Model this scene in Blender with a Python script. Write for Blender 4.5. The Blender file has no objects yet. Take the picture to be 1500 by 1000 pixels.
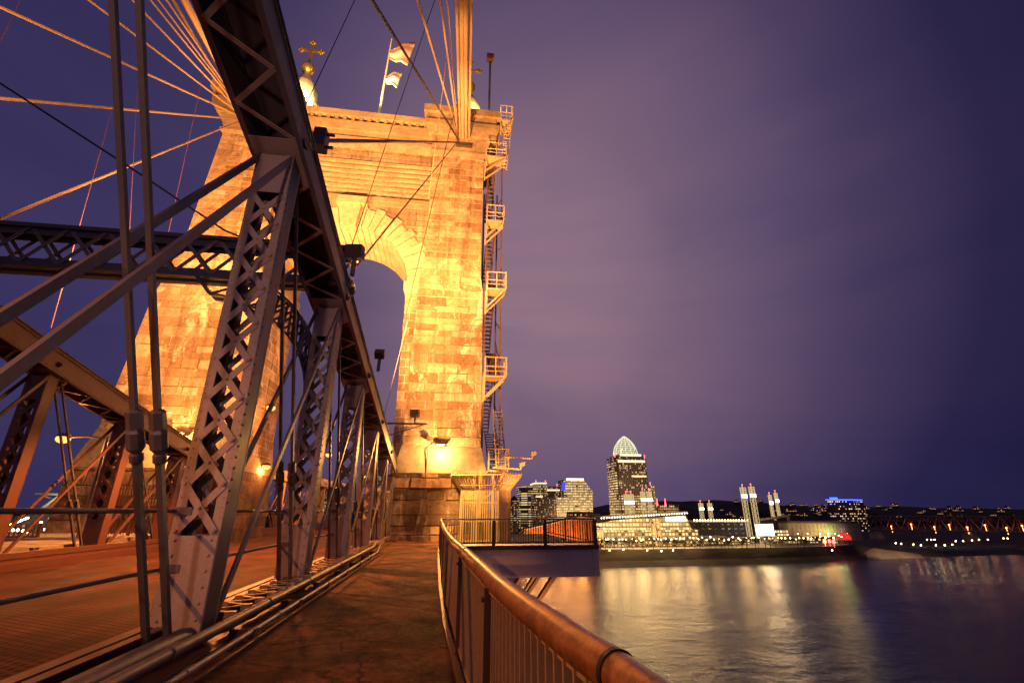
import bpy, bmesh, math, random
from mathutils import Vector, Matrix, noise
random.seed(7)
sc = bpy.context.scene
col = sc.collection
R = math.radians
V = Vector
PI = math.pi

# ------------------------------------------------------------------ camera
F_PX, HY, VX, EYE = 683.0, 748.0, 648.0, 1.5
PITCH = math.atan((HY - 500) / F_PX)
YAW = math.atan((750 - VX) * math.cos(PITCH) / F_PX)
CF = V((math.sin(YAW) * math.cos(PITCH), math.cos(YAW) * math.cos(PITCH), math.sin(PITCH)))
CR = V((math.cos(YAW), -math.sin(YAW), 0))
CU = V((-math.sin(YAW) * math.sin(PITCH), -math.cos(YAW) * math.sin(PITCH), math.cos(PITCH)))
cam = bpy.data.objects.new('camera', bpy.data.cameras.new('camera'))
col.objects.link(cam)
cam.location = (0, 0, EYE)
cam.rotation_euler = (PI / 2 + PITCH, 0, -YAW)
cam.data.sensor_width = 36
cam.data.lens = 36 * F_PX / 1500
cam.data.clip_start = 0.05
cam.data.clip_end = 6000
sc.camera = cam

def W(px, py, Y):
    """survey helper: the point of the photo's pixel at distance Y along the bridge"""
    d = CF + CR * ((px - 750) / F_PX) + CU * ((500 - py) / F_PX)
    k = Y / d.y
    return V((d.x * k, Y, EYE + d.z * k))

# ------------------------------------------------------------------ scene set up
sc.render.engine = 'CYCLES'
sc.cycles.use_denoising = True
sc.cycles.max_bounces = 6
sc.cycles.sample_clamp_indirect = 4.0
sc.cycles.sample_clamp_direct = 0
sc.view_settings.view_transform = 'Standard'
sc.view_settings.look = 'None'
sc.view_settings.exposure = 0
sc.view_settings.gamma = 1

# ------------------------------------------------------------------ node helpers
class N:
    def __init__(s, name):
        s.m = bpy.data.materials.new(name); s.m.use_nodes = True
        s.t = s.m.node_tree; s.t.nodes.clear()
    def n(s, kind, **kw):
        nd = s.t.nodes.new(kind)
        for k, v in kw.items():
            if k.startswith('i_'):
                key = k[2:]
                key = int(key) if key.isdigit() else key.replace('_', ' ')
                sock = nd.inputs[key]
                if isinstance(v, bpy.types.NodeSocket): s.t.links.new(v, sock)
                else: sock.default_value = v
            else: setattr(nd, k, v)
        return nd
    def link(s, a, b): s.t.links.new(a, b)
    def math(s, op, a, b=0.0, c=0.0):
        return s.n('ShaderNodeMath', operation=op, i_0=a, i_1=b, i_2=c).outputs[0]
    def mix(s, f, a, b, mode='MIX'):
        nd = s.n('ShaderNodeMix', data_type='RGBA', blend_type=mode)
        for i, v in ((0, f), (6, a), (7, b)):
            if isinstance(v, bpy.types.NodeSocket): s.t.links.new(v, nd.inputs[i])
            else: nd.inputs[i].default_value = v
        return nd.outputs[2]
    def ramp(s, f, stops):
        nd = s.n('ShaderNodeValToRGB', i_0=f)
        cr = nd.color_ramp
        while len(cr.elements) < len(stops): cr.elements.new(0.5)
        for e, (p, c) in zip(cr.elements, stops):
            e.position = p; e.color = c if len(c) == 4 else (*c, 1)
        return nd.outputs[0]
    def noise(s, vec, scale, detail=4, rough=.55, dist=0):
        return s.n('ShaderNodeTexNoise', i_Vector=vec, i_Scale=scale, i_Detail=detail, i_Roughness=rough, i_Distortion=dist).outputs[0]
    def obj(s): return s.n('ShaderNodeTexCoord').outputs['Object']
    def scale(s, vec, v):
        return s.n('ShaderNodeVectorMath', operation='MULTIPLY', i_0=vec, i_1=v).outputs[0]
    def bump(s, h, strength=.4, dist=.02):
        return s.n('ShaderNodeBump', i_Strength=strength, i_Distance=dist, i_Height=h).outputs[0]
    def out(s, **kw):
        b = s.n('ShaderNodeBsdfPrincipled', **{('i_' + k): v for k, v in kw.items()})
        o = s.n('ShaderNodeOutputMaterial'); s.link(b.outputs[0], o.inputs[0])
        return s.m
def c4(r, g, b): return (r, g, b, 1)

def plane_coord(s, kx=1.0, ky=1.0):
    sp = s.n('ShaderNodeSeparateXYZ', i_0=s.obj())
    u = s.math('ADD', s.math('MULTIPLY', sp.outputs[0], kx), s.math('MULTIPLY', sp.outputs[1], ky))
    cb = s.n('ShaderNodeCombineXYZ', i_0=u, i_1=sp.outputs[2])
    return cb.outputs[0], sp

def stone(name, c1, c2, mort, bw=1.35, rh=.52, stain=.6, bumpy=.5, lime=0):
    s = N(name)
    vec, sp = plane_coord(s)
    jit = s.n('ShaderNodeTexNoise', i_Vector=s.obj(), i_Scale=1.6, i_Detail=3)
    wob = s.n('ShaderNodeVectorMath', operation='SUBTRACT', i_0=jit.outputs['Color'], i_1=(.5, .5, .5)).outputs[0]
    vec2 = s.n('ShaderNodeVectorMath', operation='ADD', i_0=vec, i_1=s.scale(wob, (.13, .07, 0))).outputs[0]
    br = s.n('ShaderNodeTexBrick', offset=.42, offset_frequency=2, squash=.68, squash_frequency=3, i_Vector=vec2, i_Color1=c4(*c1), i_Color2=c4(*c2), i_Mortar=c4(*mort),
             i_Scale=1.0, i_Mortar_Size=.022, i_Mortar_Smooth=.35, i_Bias=0.0, i_Brick_Width=bw, i_Row_Height=rh)
    nz = s.noise(s.obj(), 5, 6, .68)
    big = s.noise(s.scale(s.obj(), (.6, .6, .22)), 1.0, 5, .62)
    colr = s.mix(.75, br.outputs[0], s.ramp(nz, [(.25, (.35, .33, .32)), (.55, (1, 1, 1)), (.8, (1.25, 1.2, 1.1))]), 'MULTIPLY')
    colr = s.mix(stain, colr, s.ramp(big, [(.32, (.30, .27, .25)), (.5, (.95, .95, .95)), (.72, (1.35, 1.33, 1.25))]), 'MULTIPLY')
    st_ = s.noise(s.scale(s.obj(), (1.7, 1.7, .09)), 1.0, 5, .6)
    colr = s.mix(.6, colr, s.ramp(st_, [(.34, (.45, .38, .32)), (.5, (1, 1, 1)), (.7, (1.15, 1.15, 1.15))]), 'MULTIPLY')
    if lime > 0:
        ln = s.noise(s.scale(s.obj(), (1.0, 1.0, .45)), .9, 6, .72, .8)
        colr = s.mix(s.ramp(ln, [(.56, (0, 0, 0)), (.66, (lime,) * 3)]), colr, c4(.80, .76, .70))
    h = s.math('ADD', s.math('MULTIPLY', br.outputs[1], -1.1), s.math('MULTIPLY', nz, 1.1))
    cellh = s.math('ADD', h, s.math('MULTIPLY', s.noise(vec2, 1.1, 1), 1.4))
    return s.out(Base_Color=colr, Roughness=.92, Normal=s.bump(cellh, bumpy, .12))

def plainstone(name, c):
    s = N(name)
    nz = s.noise(s.obj(), 3.5, 6, .65)
    big = s.noise(s.obj(), .7, 3)
    colr = s.mix(.8, c4(*c), s.ramp(nz, [(.25, (.5, .47, .45)), (.55, (1, 1, 1)), (.8, (1.2, 1.2, 1.15))]), 'MULTIPLY')
    colr = s.mix(.6, colr, s.ramp(big, [(.3, (.5, .48, .45)), (.6, (1.1, 1.1, 1.1))]), 'MULTIPLY')
    return s.out(Base_Color=colr, Roughness=.9, Normal=s.bump(nz, .5, .06))

def paint(name, c, rust=(.10, .045, .02), amount=.5, rough=.45, metallic=0):
    s = N(name)
    nz = s.noise(s.obj(), 2.6, 8, .7)
    fine = s.noise(s.obj(), 22, 5, .7)
    colr = s.mix(s.ramp(nz, [(.52, (0, 0, 0)), (.74, (amount,) * 3)]), c4(*c), c4(*rust))
    colr = s.mix(.5, colr, s.ramp(fine, [(.3, (.62, .62, .62)), (.6, (1.08,) * 3)]), 'MULTIPLY')
    rg = s.math('MULTIPLY_ADD', nz, .35, rough - .15)
    return s.out(Base_Color=colr, Roughness=rg, Metallic=metallic, Normal=s.bump(fine, .18, .01))

def emis(name, c, strength, nomis=True):
    s = N(name)
    e = s.n('ShaderNodeEmission', i_Color=c4(*c), i_Strength=strength)
    o = s.n('ShaderNodeOutputMaterial'); s.link(e.outputs[0], o.inputs[0])
    if nomis: s.m.cycles.emission_sampling = 'NONE'
    return s.m

def facade(name, wall, cw, ch, frac, lit, strength, ky=.83, wfill=.62, hfill=.55, dark=(.02, .025, .04), var=.8, floorline=0.0):
    s = N(name)
    vec, sp = plane_coord(s, 1.0, ky)
    sc_ = s.scale(vec, (1 / cw, 1 / ch, 1))
    cell = s.n('ShaderNodeVectorMath', operation='FLOOR', i_0=sc_).outputs[0]
    fr = s.n('ShaderNodeVectorMath', operation='FRACTION', i_0=sc_).outputs[0]
    fs = s.n('ShaderNodeSeparateXYZ', i_0=fr)
    wn = s.n('ShaderNodeTexWhiteNoise', noise_dimensions='2D', i_Vector=cell)
    rowc = s.n('ShaderNodeSeparateXYZ', i_0=cell)
    wr = s.n('ShaderNodeTexWhiteNoise', noise_dimensions='1D', i_W=rowc.outputs[1])
    inx = s.math('LESS_THAN', s.math('ABSOLUTE', s.math('SUBTRACT', fs.outputs[0], .5)), wfill / 2)
    iny = s.math('LESS_THAN', s.math('ABSOLUTE', s.math('SUBTRACT', fs.outputs[1], .5)), hfill / 2)
    geo = s.n('ShaderNodeNewGeometry')
    up = s.math('LESS_THAN', s.math('ABSOLUTE', s.n('ShaderNodeSeparateXYZ', i_0=geo.outputs['Normal']).outputs[2]), .6)
    win = s.math('MULTIPLY', s.math('MULTIPLY', inx, iny), up)
    on = s.math('LESS_THAN', s.math('ADD', s.math('MULTIPLY', wn.outputs[0], .75), s.math('MULTIPLY', wr.outputs[0], .25)), frac)
    br = s.math('ADD', s.math('MULTIPLY', s.math('FRACT', s.math('MULTIPLY', wn.outputs[0], 17.3)), var), 1 - var)
    em = s.math('MULTIPLY', s.math('MULTIPLY', win, on), s.math('MULTIPLY', br, strength))
    tint = s.mix(s.math('FRACT', s.math('MULTIPLY', wn.outputs[0], 31.7)), c4(*lit), c4(min(1, lit[0] * 1.02), lit[1] * 1.08, lit[2] * 1.25))
    m = s.out(Base_Color=s.mix(win, c4(*wall), c4(*dark)), Roughness=s.math('MULTIPLY_ADD', win, -.6, .8), Emission_Color=tint, Emission_Strength=em)
    m.cycles.emission_sampling = 'NONE'
    return m

M = {}
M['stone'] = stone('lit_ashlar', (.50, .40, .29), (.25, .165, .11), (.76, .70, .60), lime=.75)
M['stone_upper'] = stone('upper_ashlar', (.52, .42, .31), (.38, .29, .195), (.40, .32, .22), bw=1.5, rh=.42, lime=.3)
def blocks_mat(name, stops, lime, dirt):
    s = N(name); o = s.obj()
    rnd_ = s.n('ShaderNodeNewGeometry').outputs['Random Per Island']
    colr = s.ramp(rnd_, stops)
    nz = s.noise(o, 4.5, 7, .7); big = s.noise(s.scale(o, (.5, .5, .3)), 1.0, 5, .62); st_ = s.noise(s.scale(o, (1.7, 1.7, .09)), 1.0, 5, .6)
    colr = s.mix(.8, colr, s.ramp(nz, [(.28, (.42, .38, .35)), (.52, (1, 1, 1)), (.8, (1.3, 1.25, 1.15))]), 'MULTIPLY')
    colr = s.mix(dirt, colr, s.ramp(st_, [(.36, (.38, .31, .26)), (.5, (1, 1, 1)), (.7, (1.2, 1.2, 1.2))]), 'MULTIPLY')
    colr = s.mix(dirt * .8, colr, s.ramp(big, [(.36, (.42, .36, .3)), (.5, (1, 1, 1)), (.7, (1.2, 1.2, 1.15))]), 'MULTIPLY')
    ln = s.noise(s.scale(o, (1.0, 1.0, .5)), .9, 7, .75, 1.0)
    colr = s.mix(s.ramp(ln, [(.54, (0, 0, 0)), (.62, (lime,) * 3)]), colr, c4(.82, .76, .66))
    h = s.math('ADD', nz, s.math('MULTIPLY', s.noise(o, 1.6, 3), .8))
    return s.out(Base_Color=colr, Roughness=.93, Normal=s.bump(h, .7, .10))
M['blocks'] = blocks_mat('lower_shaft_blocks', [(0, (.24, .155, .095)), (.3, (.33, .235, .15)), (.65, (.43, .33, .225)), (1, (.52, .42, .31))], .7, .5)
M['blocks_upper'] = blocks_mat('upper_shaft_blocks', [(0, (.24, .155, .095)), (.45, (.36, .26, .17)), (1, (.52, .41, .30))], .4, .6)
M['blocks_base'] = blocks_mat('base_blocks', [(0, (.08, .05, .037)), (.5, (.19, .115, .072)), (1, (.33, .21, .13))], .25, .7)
M['mortar'] = plainstone('pale_mortar', (.62, .54, .43))
M['mortar_dark'] = plainstone('dark_mortar', (.17, .11, .075))
M['stone_wall'] = stone('spandrel_ashlar', (.46, .40, .31), (.30, .24, .18), (.20, .16, .12), bw=1.9, rh=.46, stain=.5, bumpy=.7)
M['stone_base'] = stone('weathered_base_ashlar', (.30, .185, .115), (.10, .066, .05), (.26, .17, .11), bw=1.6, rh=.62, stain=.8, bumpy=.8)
M['trim'] = plainstone('trim_stone', (.42, .36, .27))
M['darktrim'] = plainstone('stained_trim_stone', (.33, .27, .20))
M['soffit'] = plainstone('arch_stone', (.48, .43, .33))
M['steel'] = paint('blue_grey_bridge_paint', (.12, .115, .14))
M['steel_light'] = paint('pale_lit_face_paint', (.36, .31, .29), amount=.35)  # bridge paint lightened for lamplit post fronts; also the pale conduit
M['steel_dark'] = paint('dark_blue_shade_steel', (.05, .058, .11), amount=.35)  # bridge paint darkened and blued for shaded post sides; also dark pipes
M['steel_rust'] = paint('red_brown_bridge_paint', (.125, .056, .043), amount=.6)
M['rod'] = paint('turnbuckle_paint', (.085, .08, .085), amount=.35)
M['girder'] = paint('pale_grey_girder_paint', (.66, .58, .64), amount=.15, rough=.6)
M['rail'] = paint('bronze_handrail_paint', (.36, .19, .07), rust=(.14, .055, .02), amount=.75, rough=.36, metallic=.55)
def rail_mat():
    s = N('worn_bronze_tube')
    o = s.obj(); a = s.noise(o, 7, 6, .68, .6); b = s.noise(s.scale(o, (6, 1.6, 6)), 2.4, 5, .7); f = s.noise(o, 60, 3, .6)
    colr = s.ramp(a, [(.32, (.15, .065, .035)), (.5, (.38, .18, .07)), (.66, (.60, .33, .13))])
    colr = s.mix(s.ramp(b, [(.60, (0, 0, 0)), (.70, (.8,) * 3)]), colr, c4(.55, .34, .17))
    colr = s.mix(.5, colr, s.ramp(f, [(.35, (.6, .6, .6)), (.6, (1.1,) * 3)]), 'MULTIPLY')
    return s.out(Base_Color=colr, Metallic=.45, Roughness=s.math('MULTIPLY_ADD', a, .45, .18), Normal=s.bump(s.math('ADD', a, s.math('MULTIPLY', f, .3)), .22, .006))
M['rail'] = rail_mat()
M['infill'] = paint('olive_bronze_picket_paint', (.46, .34, .19), rust=(.10, .06, .03), amount=.4, rough=.5)
M['railblack'] = paint('brown_black_railing_paint', (.09, .055, .04), amount=.4)
M['fence'] = paint('tan_fence_paint', (.40, .29, .16), amount=.35)
M['stair'] = paint('cream_stair_paint', (.46, .38, .27), amount=.3)
M['stair_dark'] = paint('dark_stair_steel', (.10, .06, .035), amount=.4)
M['cable'] = paint('galvanised_cable', (.62, .48, .36), amount=.2, rough=.6)
M['cable_dark'] = paint('tarred_cable', (.05, .04, .04), amount=.4, rough=.6)
M['gold'] = paint('gilded_metal', (.80, .55, .16), rust=(.5, .3, .08), amount=.4, rough=.3, metallic=.9)
M['dome'] = paint('cream_dome_paint', (.62, .56, .42), rust=(.25, .3, .2), amount=.3)
M['bark'] = paint('bark', (.06, .045, .03), amount=.3, rough=.9)
M['concrete'] = plainstone('pale_concrete', (.34, .31, .27))
M['black'] = paint('black_fixture', (.03, .028, .03), amount=.2)
M['lamp_sodium'] = emis('sodium_lamp_glass', (1, .43, .10), 2.3)
M['lamp_warm'] = emis('warm_white_lamp_glass', (1, .80, .48), 14)
M['lamp_small'] = emis('small_warm_lamp_glass', (1, .74, .36), 22)
M['lamp_red'] = emis('red_beacon_glass', (1, .07, .06), 9)
M['lamp_orange'] = emis('orange_lamp_glass', (1, .22, .05), 14)
M['lamp_blue'] = emis('blue_roof_light', (.03, .08, 1), 5)
M['lit_screen'] = emis('lit_scoreboard_screen', (1, .90, .72), 3.5)
M['rack'] = emis('self_lit_rack_and_mast', (1, .70, .32), .72)  # light falling on racks and masts is put in as emission

def walk_mat():
    s = N('stained_brown_walkway')
    o = s.obj()
    a = s.noise(o, .75, 7, .7, .6); b = s.noise(o, 9, 6, .7); c = s.noise(s.scale(o, (2.2, .7, 1)), 1.6, 5, .7, 1.2)
    colr = s.ramp(a, [(.36, (.028, .011, .011)), (.5, (.11, .040, .027)), (.64, (.24, .095, .056))])
    colr = s.mix(.85, colr, s.ramp(b, [(.34, (.35, .33, .35)), (.62, (1.3,) * 3)]), 'MULTIPLY')
    fg = s.noise(o, 38, 4, .75)
    colr = s.mix(.8, colr, s.ramp(fg, [(.34, (.45, .43, .45)), (.62, (1.25,) * 3)]), 'MULTIPLY')
    colr = s.mix(s.ramp(c, [(.6, (0, 0, 0)), (.68, (.55,) * 3)]), colr, c4(.26, .10, .055))
    vo = s.n('ShaderNodeTexVoronoi', feature='DISTANCE_TO_EDGE', i_Vector=s.n('ShaderNodeVectorMath', operation='ADD', i_0=o, i_1=s.scale(s.n('ShaderNodeTexNoise', i_Vector=o, i_Scale=1.5, i_Detail=4).outputs['Color'], (.9, .9, 0))).outputs[0], i_Scale=.55)
    ys = s.n('ShaderNodeSeparateXYZ', i_0=o).outputs[1]
    jt = s.math('LESS_THAN', s.math('FRACT', s.math('MULTIPLY_ADD', ys, .42, s.math('MULTIPLY', a, .012))), .011)
    crack = s.math('MAXIMUM', jt, s.math('LESS_THAN', vo.outputs[0], .008))
    colr = s.mix(s.math('MULTIPLY', crack, .75), colr, c4(.012, .01, .01))
    rg = s.math('MULTIPLY_ADD', s.noise(o, 2, 5), .4, .58)
    h = s.math('ADD', s.math('ADD', b, s.math('MULTIPLY', c, .8)), s.math('MULTIPLY', fg, .35))
    return s.out(Base_Color=colr, Roughness=rg, Specular_IOR_Level=.14, Normal=s.bump(h, .9, .03))
M['walk'] = walk_mat()

def grate_mat():
    s = N('open_steel_grating')
    o = s.obj()
    sp = s.n('ShaderNodeSeparateXYZ', i_0=o)
    fx = s.math('ABSOLUTE', s.math('SUBTRACT', s.math('FRACT', s.math('MULTIPLY', sp.outputs[0], 8.5)), .5))
    yy = s.math('ADD', s.math('MULTIPLY', sp.outputs[1], 7.0), s.math('MULTIPLY', s.math('FLOOR', s.math('MULTIPLY', sp.outputs[0], 8.5)), .5))
    fy = s.math('ABSOLUTE', s.math('SUBTRACT', s.math('FRACT', yy), .5))
    hole = s.math('MULTIPLY', s.math('LESS_THAN', fx, .30), s.math('LESS_THAN', fy, .26))
    nz = s.noise(o, .8, 5, .65); n2 = s.noise(s.scale(o, (1.2, .12, 1)), 1.5, 3)
    base = s.ramp(nz, [(.3, (.028, .011, .011)), (.65, (.155, .053, .035))])
    base = s.mix(.6, base, s.ramp(n2, [(.35, (.3, .3, .32)), (.65, (1.3,) * 3)]), 'MULTIPLY')
    colr = s.mix(hole, base, c4(.006, .005, .006))
    h = s.math('ADD', s.math('MULTIPLY', hole, -1), s.math('MULTIPLY', nz, .2))
    return s.out(Base_Color=colr, Roughness=.8, Specular_IOR_Level=.12, Normal=s.bump(h, .9, .03))
M['grate'] = grate_mat()

def water_mat():
    s = N('river_surface')
    o = s.obj()
    a = s.noise(s.scale(o, (.16, .34, 1)), 1.0, 3, .55, .6)
    b = s.noise(s.scale(o, (.9, 2.0, 1)), 1.0, 4, .6)
    c = s.noise(s.scale(o, (.02, .05, 1)), 1.0, 3, .55, .4)
    h = s.math('ADD', s.math('MULTIPLY', a, .55), s.math('MULTIPLY', b, .30))
    h = s.math('ADD', h, s.math('MULTIPLY', c, 1.6))
    e = s.noise(s.scale(o, (2.2, 6.0, 1)), 1.0, 3, .6)
    f = s.noise(s.scale(o, (.13, .12, 1)), 1.0, 4, .6, .8)
    h = s.math('ADD', s.math('ADD', h, s.math('MULTIPLY', e, .13)), s.math('MULTIPLY', f, 1.5))
    sx_ = s.n('ShaderNodeSeparateXYZ', i_0=o)
    calm = s.ramp(s.math('MULTIPLY', s.math('ADD', sx_.outputs[0], s.math('MULTIPLY', c, 60)), .0025), [(.42, (1, 1, 1)), (.68, (0, 0, 0))])
    rg = s.math('ADD', s.math('MULTIPLY_ADD', c, .10, .07), s.math('MULTIPLY', calm, .13))
    return s.out(Base_Color=c4(.010, .010, .016), Roughness=rg, IOR=1.33, Specular_IOR_Level=.6, Normal=s.bump(h, .34, 1.0))
M['water'] = water_mat()

def earth(name, c1, c2, sc_=.05):
    s = N(name)
    a = s.noise(s.obj(), sc_, 6, .65)
    return s.out(Base_Color=s.ramp(a, [(.35, c1), (.65, c2)]), Roughness=.95, Normal=s.bump(a, .6, 2.0))
M['earth'] = earth('dark_bank_earth', (.018, .015, .014), (.07, .05, .04))
M['hill'] = earth('wooded_hill', (.010, .010, .012), (.022, .02, .022), .08)
M['sand'] = earth('pale_sand_bar', (.17, .13, .10), (.27, .22, .17), .2)
M['leaf'] = earth('dark_foliage', (.012, .014, .01), (.035, .035, .02), .6)

# ------------------------------------------------------------------ mesh builder
class MB:
    def __init__(s): s.v = []; s.f = []
    def add(s, vs, fs):
        b = len(s.v); s.v += [V(p) for p in vs]; s.f += [[i + b for i in f] for f in fs]
    def hexa(s, p):      # 8 points, bottom ring then top ring
        s.add(p, [(3, 2, 1, 0), (4, 5, 6, 7), (0, 1, 5, 4), (1, 2, 6, 5), (2, 3, 7, 6), (3, 0, 4, 7)])
    def box(s, x0, x1, y0, y1, z0, z1):
        s.hexa([(x0, y0, z0), (x1, y0, z0), (x1, y1, z0), (x0, y1, z0), (x0, y0, z1), (x1, y0, z1), (x1, y1, z1), (x0, y1, z1)])
    def bar(s, p0, p1, w, t, side=None):
        p0, p1 = V(p0), V(p1); d = (p1 - p0).normalized()
        side = V(side) if side is not None else V((1, 0, 0))
        a = (side - d * side.dot(d))
        if a.length < 1e-4: a = d.orthogonal()
        a = a.normalized() * (w / 2); b = d.cross(a).normalized() * (t / 2)
        s.hexa([p0 - a - b, p0 + a - b, p0 + a + b, p0 - a + b, p1 - a - b, p1 + a - b, p1 + a + b, p1 - a + b])
    def tube(s, pts, r, n=8, cap=True):
        pts = [V(p) for p in pts]; rs = r if isinstance(r, (list, tuple)) else [r] * len(pts)
        rings = []; ref = None
        for i, p in enumerate(pts):
            d = (pts[min(i + 1, len(pts) - 1)] - pts[max(i - 1, 0)]).normalized()
            if ref is None or abs(ref.dot(d)) > .98:
                ref = V((0, 0, 1)) if abs(d.z) < .95 else V((1, 0, 0))
            a = (ref - d * ref.dot(d)).normalized(); b = d.cross(a); ref = a
            rings.append([p + (a * math.cos(2 * PI * k / n) + b * math.sin(2 * PI * k / n)) * rs[i] for k in range(n)])
        vs = [q for rr in rings for q in rr]; fs = []
        for i in range(len(pts) - 1):
            for k in range(n): fs.append((i * n + k, i * n + (k + 1) % n, (i + 1) * n + (k + 1) % n, (i + 1) * n + k))
        if cap:
            fs.append(tuple(range(n))[::-1]); fs.append(tuple(range((len(pts) - 1) * n, len(pts) * n)))
        s.add(vs, fs)
    def lathe(s, c, prof, n=16):
        s.tube([V(c) + V((0, 0, z)) for r, z in prof], [r for r, z in prof], n)
    def ball(s, c, r, n=8, m=5, squash=1):
        s.lathe(c, [(max(.02 * r, r * math.sin(PI * i / m)), -r * squash * math.cos(PI * i / m)) for i in range(m + 1)], n)
    def rivet(s, p, nrm, r=.018):
        p = V(p); nrm = V(nrm); s.tube([p - nrm * .004, p + nrm * r * .45, p + nrm * r * .8], [r, r * .85, r * .35], 6)
    def prism(s, poly, d):
        d = V(d); n = len(poly); poly = [V(p) for p in poly]
        s.add(poly + [p + d for p in poly], [tuple(range(n))[::-1], tuple(range(n, 2 * n))] + [(i, (i + 1) % n, n + (i + 1) % n, n + i) for i in range(n)])
    def loft(s, secs):   # (z, x0, x1, y0, y1)
        vs = []; fs = []
        for z, x0, x1, y0, y1 in secs: vs += [(x0, y0, z), (x1, y0, z), (x1, y1, z), (x0, y1, z)]
        k = len(secs)
        for i in range(k - 1):
            for j in range(4): fs.append((i * 4 + j, i * 4 + (j + 1) % 4, i * 4 + 4 + (j + 1) % 4, i * 4 + 4 + j))
        fs.append((3, 2, 1, 0)); fs.append(tuple(range((k - 1) * 4, k * 4)))
        s.add(vs, fs)
    def build(s, name, mat, parent=None, smooth=False, fixn=True):
        me = bpy.data.meshes.new(name)
        org = V((0, 0, 0))
        me.from_pydata([tuple(p) for p in s.v], [], s.f)
        me.materials.append(mat)
        if fixn:
            bm = bmesh.new(); bm.from_mesh(me); bmesh.ops.recalc_face_normals(bm, faces=bm.faces); bm.to_mesh(me); bm.free()
        if smooth:
            for p in me.polygons: p.use_smooth = True
            try: me.set_sharp_from_angle(angle=R(40))
            except Exception: pass
        o = bpy.data.objects.new(name, me); col.objects.link(o)
        if parent is not None:
            o.parent = parent
            o.matrix_parent_inverse = Matrix.Translation(-parent.location) if parent.type == 'EMPTY' else Matrix()
        return o
def tag(o, label=None, cat=None, group=None, kind=None):
    if label: o['label'] = label
    if cat: o['category'] = cat
    if group: o['group'] = group
    if kind: o['kind'] = kind
    return o
def thing(name, loc, label, cat, group=None):
    o = bpy.data.objects.new(name, None); col.objects.link(o); o.location = loc; o.empty_display_size = .3
    return tag(o, label, cat, group)
def children(o): return [c for c in o.children]
def copy_tree(o, parent=None):
    c = o.copy(); col.objects.link(c)
    if parent is not None: c.parent = parent; c.matrix_parent_inverse = o.matrix_parent_inverse.copy()
    for ch in list(o.children): copy_tree(ch, c)
    return c
def lamp(kind, name, loc, energy, colr, target=None, size=.15, angle=60, blend=.6, parent=None):
    l = bpy.data.lights.new(name, kind); l.energy = energy; l.color = colr
    l.shadow_soft_size = size
    if kind == 'SPOT': l.spot_size = R(angle); l.spot_blend = blend
    o = bpy.data.objects.new(name, l); col.objects.link(o); o.location = loc
    if target is not None: o.rotation_euler = (V(target) - V(loc)).to_track_quat('-Z', 'Y').to_euler()
    return o
SOD = (1.0, .285, .055)
FLOOD = (1.0, .365, .09)

# ------------------------------------------------------------------ world: dusk cloud cover
w = bpy.data.worlds.new('World'); sc.world = w; w.use_nodes = True
def world():
    s = N.__new__(N); s.t = w.node_tree; s.t.nodes.clear()
    d = s.n('ShaderNodeTexCoord').outputs['Generated']
    g = W(770, 410, 100) - V((0, 0, EYE)); g.normalize()
    dot = s.n('ShaderNodeVectorMath', operation='DOT_PRODUCT', i_0=d, i_1=tuple(g)).outputs['Value']
    wn = s.noise(d, 2.2, 3, .5)
    dot2 = s.math('ADD', dot, s.math('MULTIPLY', s.math('SUBTRACT', wn, .5), .05))
    t = s.math('MULTIPLY_ADD', dot2, .5, .5)
    base = s.ramp(t, [(.0, (.20, .115, .16)), (.35, (.070, .046, .080)), (.60, (.014, .012, .032)), (.78, (.011, .010, .042)), (.86, (.024, .018, .064)), (.91, (.068, .046, .110)), (.95, (.128, .084, .162)), (.978, (.185, .118, .186)), (.99, (.245, .150, .215)), (1.0, (.29, .178, .232))])
    # bluer towards the west
    west = V((-.75, .6, .35)).normalized()
    wd = s.n('ShaderNodeVectorMath', operation='DOT_PRODUCT', i_0=d, i_1=tuple(west)).outputs['Value']
    base = s.mix(s.ramp(wd, [(.72, (0, 0, 0)), (.97, (.8,) * 3)]), base, c4(.046, .036, .116))
    # long cloud bands
    sp = s.n('ShaderNodeSeparateXYZ', i_0=d)
    zz = s.math('MULTIPLY', s.math('ADD', sp.outputs[2], .12), 5.0)
    cv = s.n('ShaderNodeCombineXYZ', i_0=s.math('DIVIDE', sp.outputs[0], s.math('MAXIMUM', s.math('ADD', sp.outputs[2], .25), .05)), i_1=s.math('DIVIDE', sp.outputs[1], s.math('MAXIMUM', s.math('ADD', sp.outputs[2], .25), .05)), i_2=zz).outputs[0]
    cl = s.noise(s.scale(cv, (.55, .55, .8)), 1.0, 6, .55, .5)
    base = s.mix(.75, base, s.ramp(cl, [(.30, (.74, .77, .90)), (.5, (1, 1, 1)), (.70, (1.26, 1.15, 1.05))]), 'MULTIPLY')
    # bluer, darker strip above the horizon
    hz = s.ramp(s.math('ADD', sp.outputs[2], s.math('MULTIPLY', s.math('SUBTRACT', cl, .5), .10)), [(.0, (1.0,) * 3), (.05, (.85,) * 3), (.16, (0, 0, 0))])
    base = s.mix(s.math('MULTIPLY', hz, .40), base, s.mix(.5, base, c4(.60, .72, 1.15), 'MULTIPLY'))
    sky = s.n('ShaderNodeTexSky', sky_type='NISHITA', sun_disc=False, sun_elevation=R(-4), sun_rotation=R(285))
    add = s.mix(1.0, base, s.mix(.98, sky.outputs[0], c4(0, 0, 0)), 'ADD')
    bg = s.n('ShaderNodeBackground', i_0=add, i_1=1.0)
    o = s.n('ShaderNodeOutputWorld'); s.link(bg.outputs[0], o.inputs[0])
world()

# ================================================================== SETTING
b = MB(); b.add([(-3000, -400, -26), (3000, -400, -26), (3000, 2500, -26), (-3000, 2500, -26)], [(0, 1, 2, 3)])
tag(b.build('river_water', M['water']), kind='structure')

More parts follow.
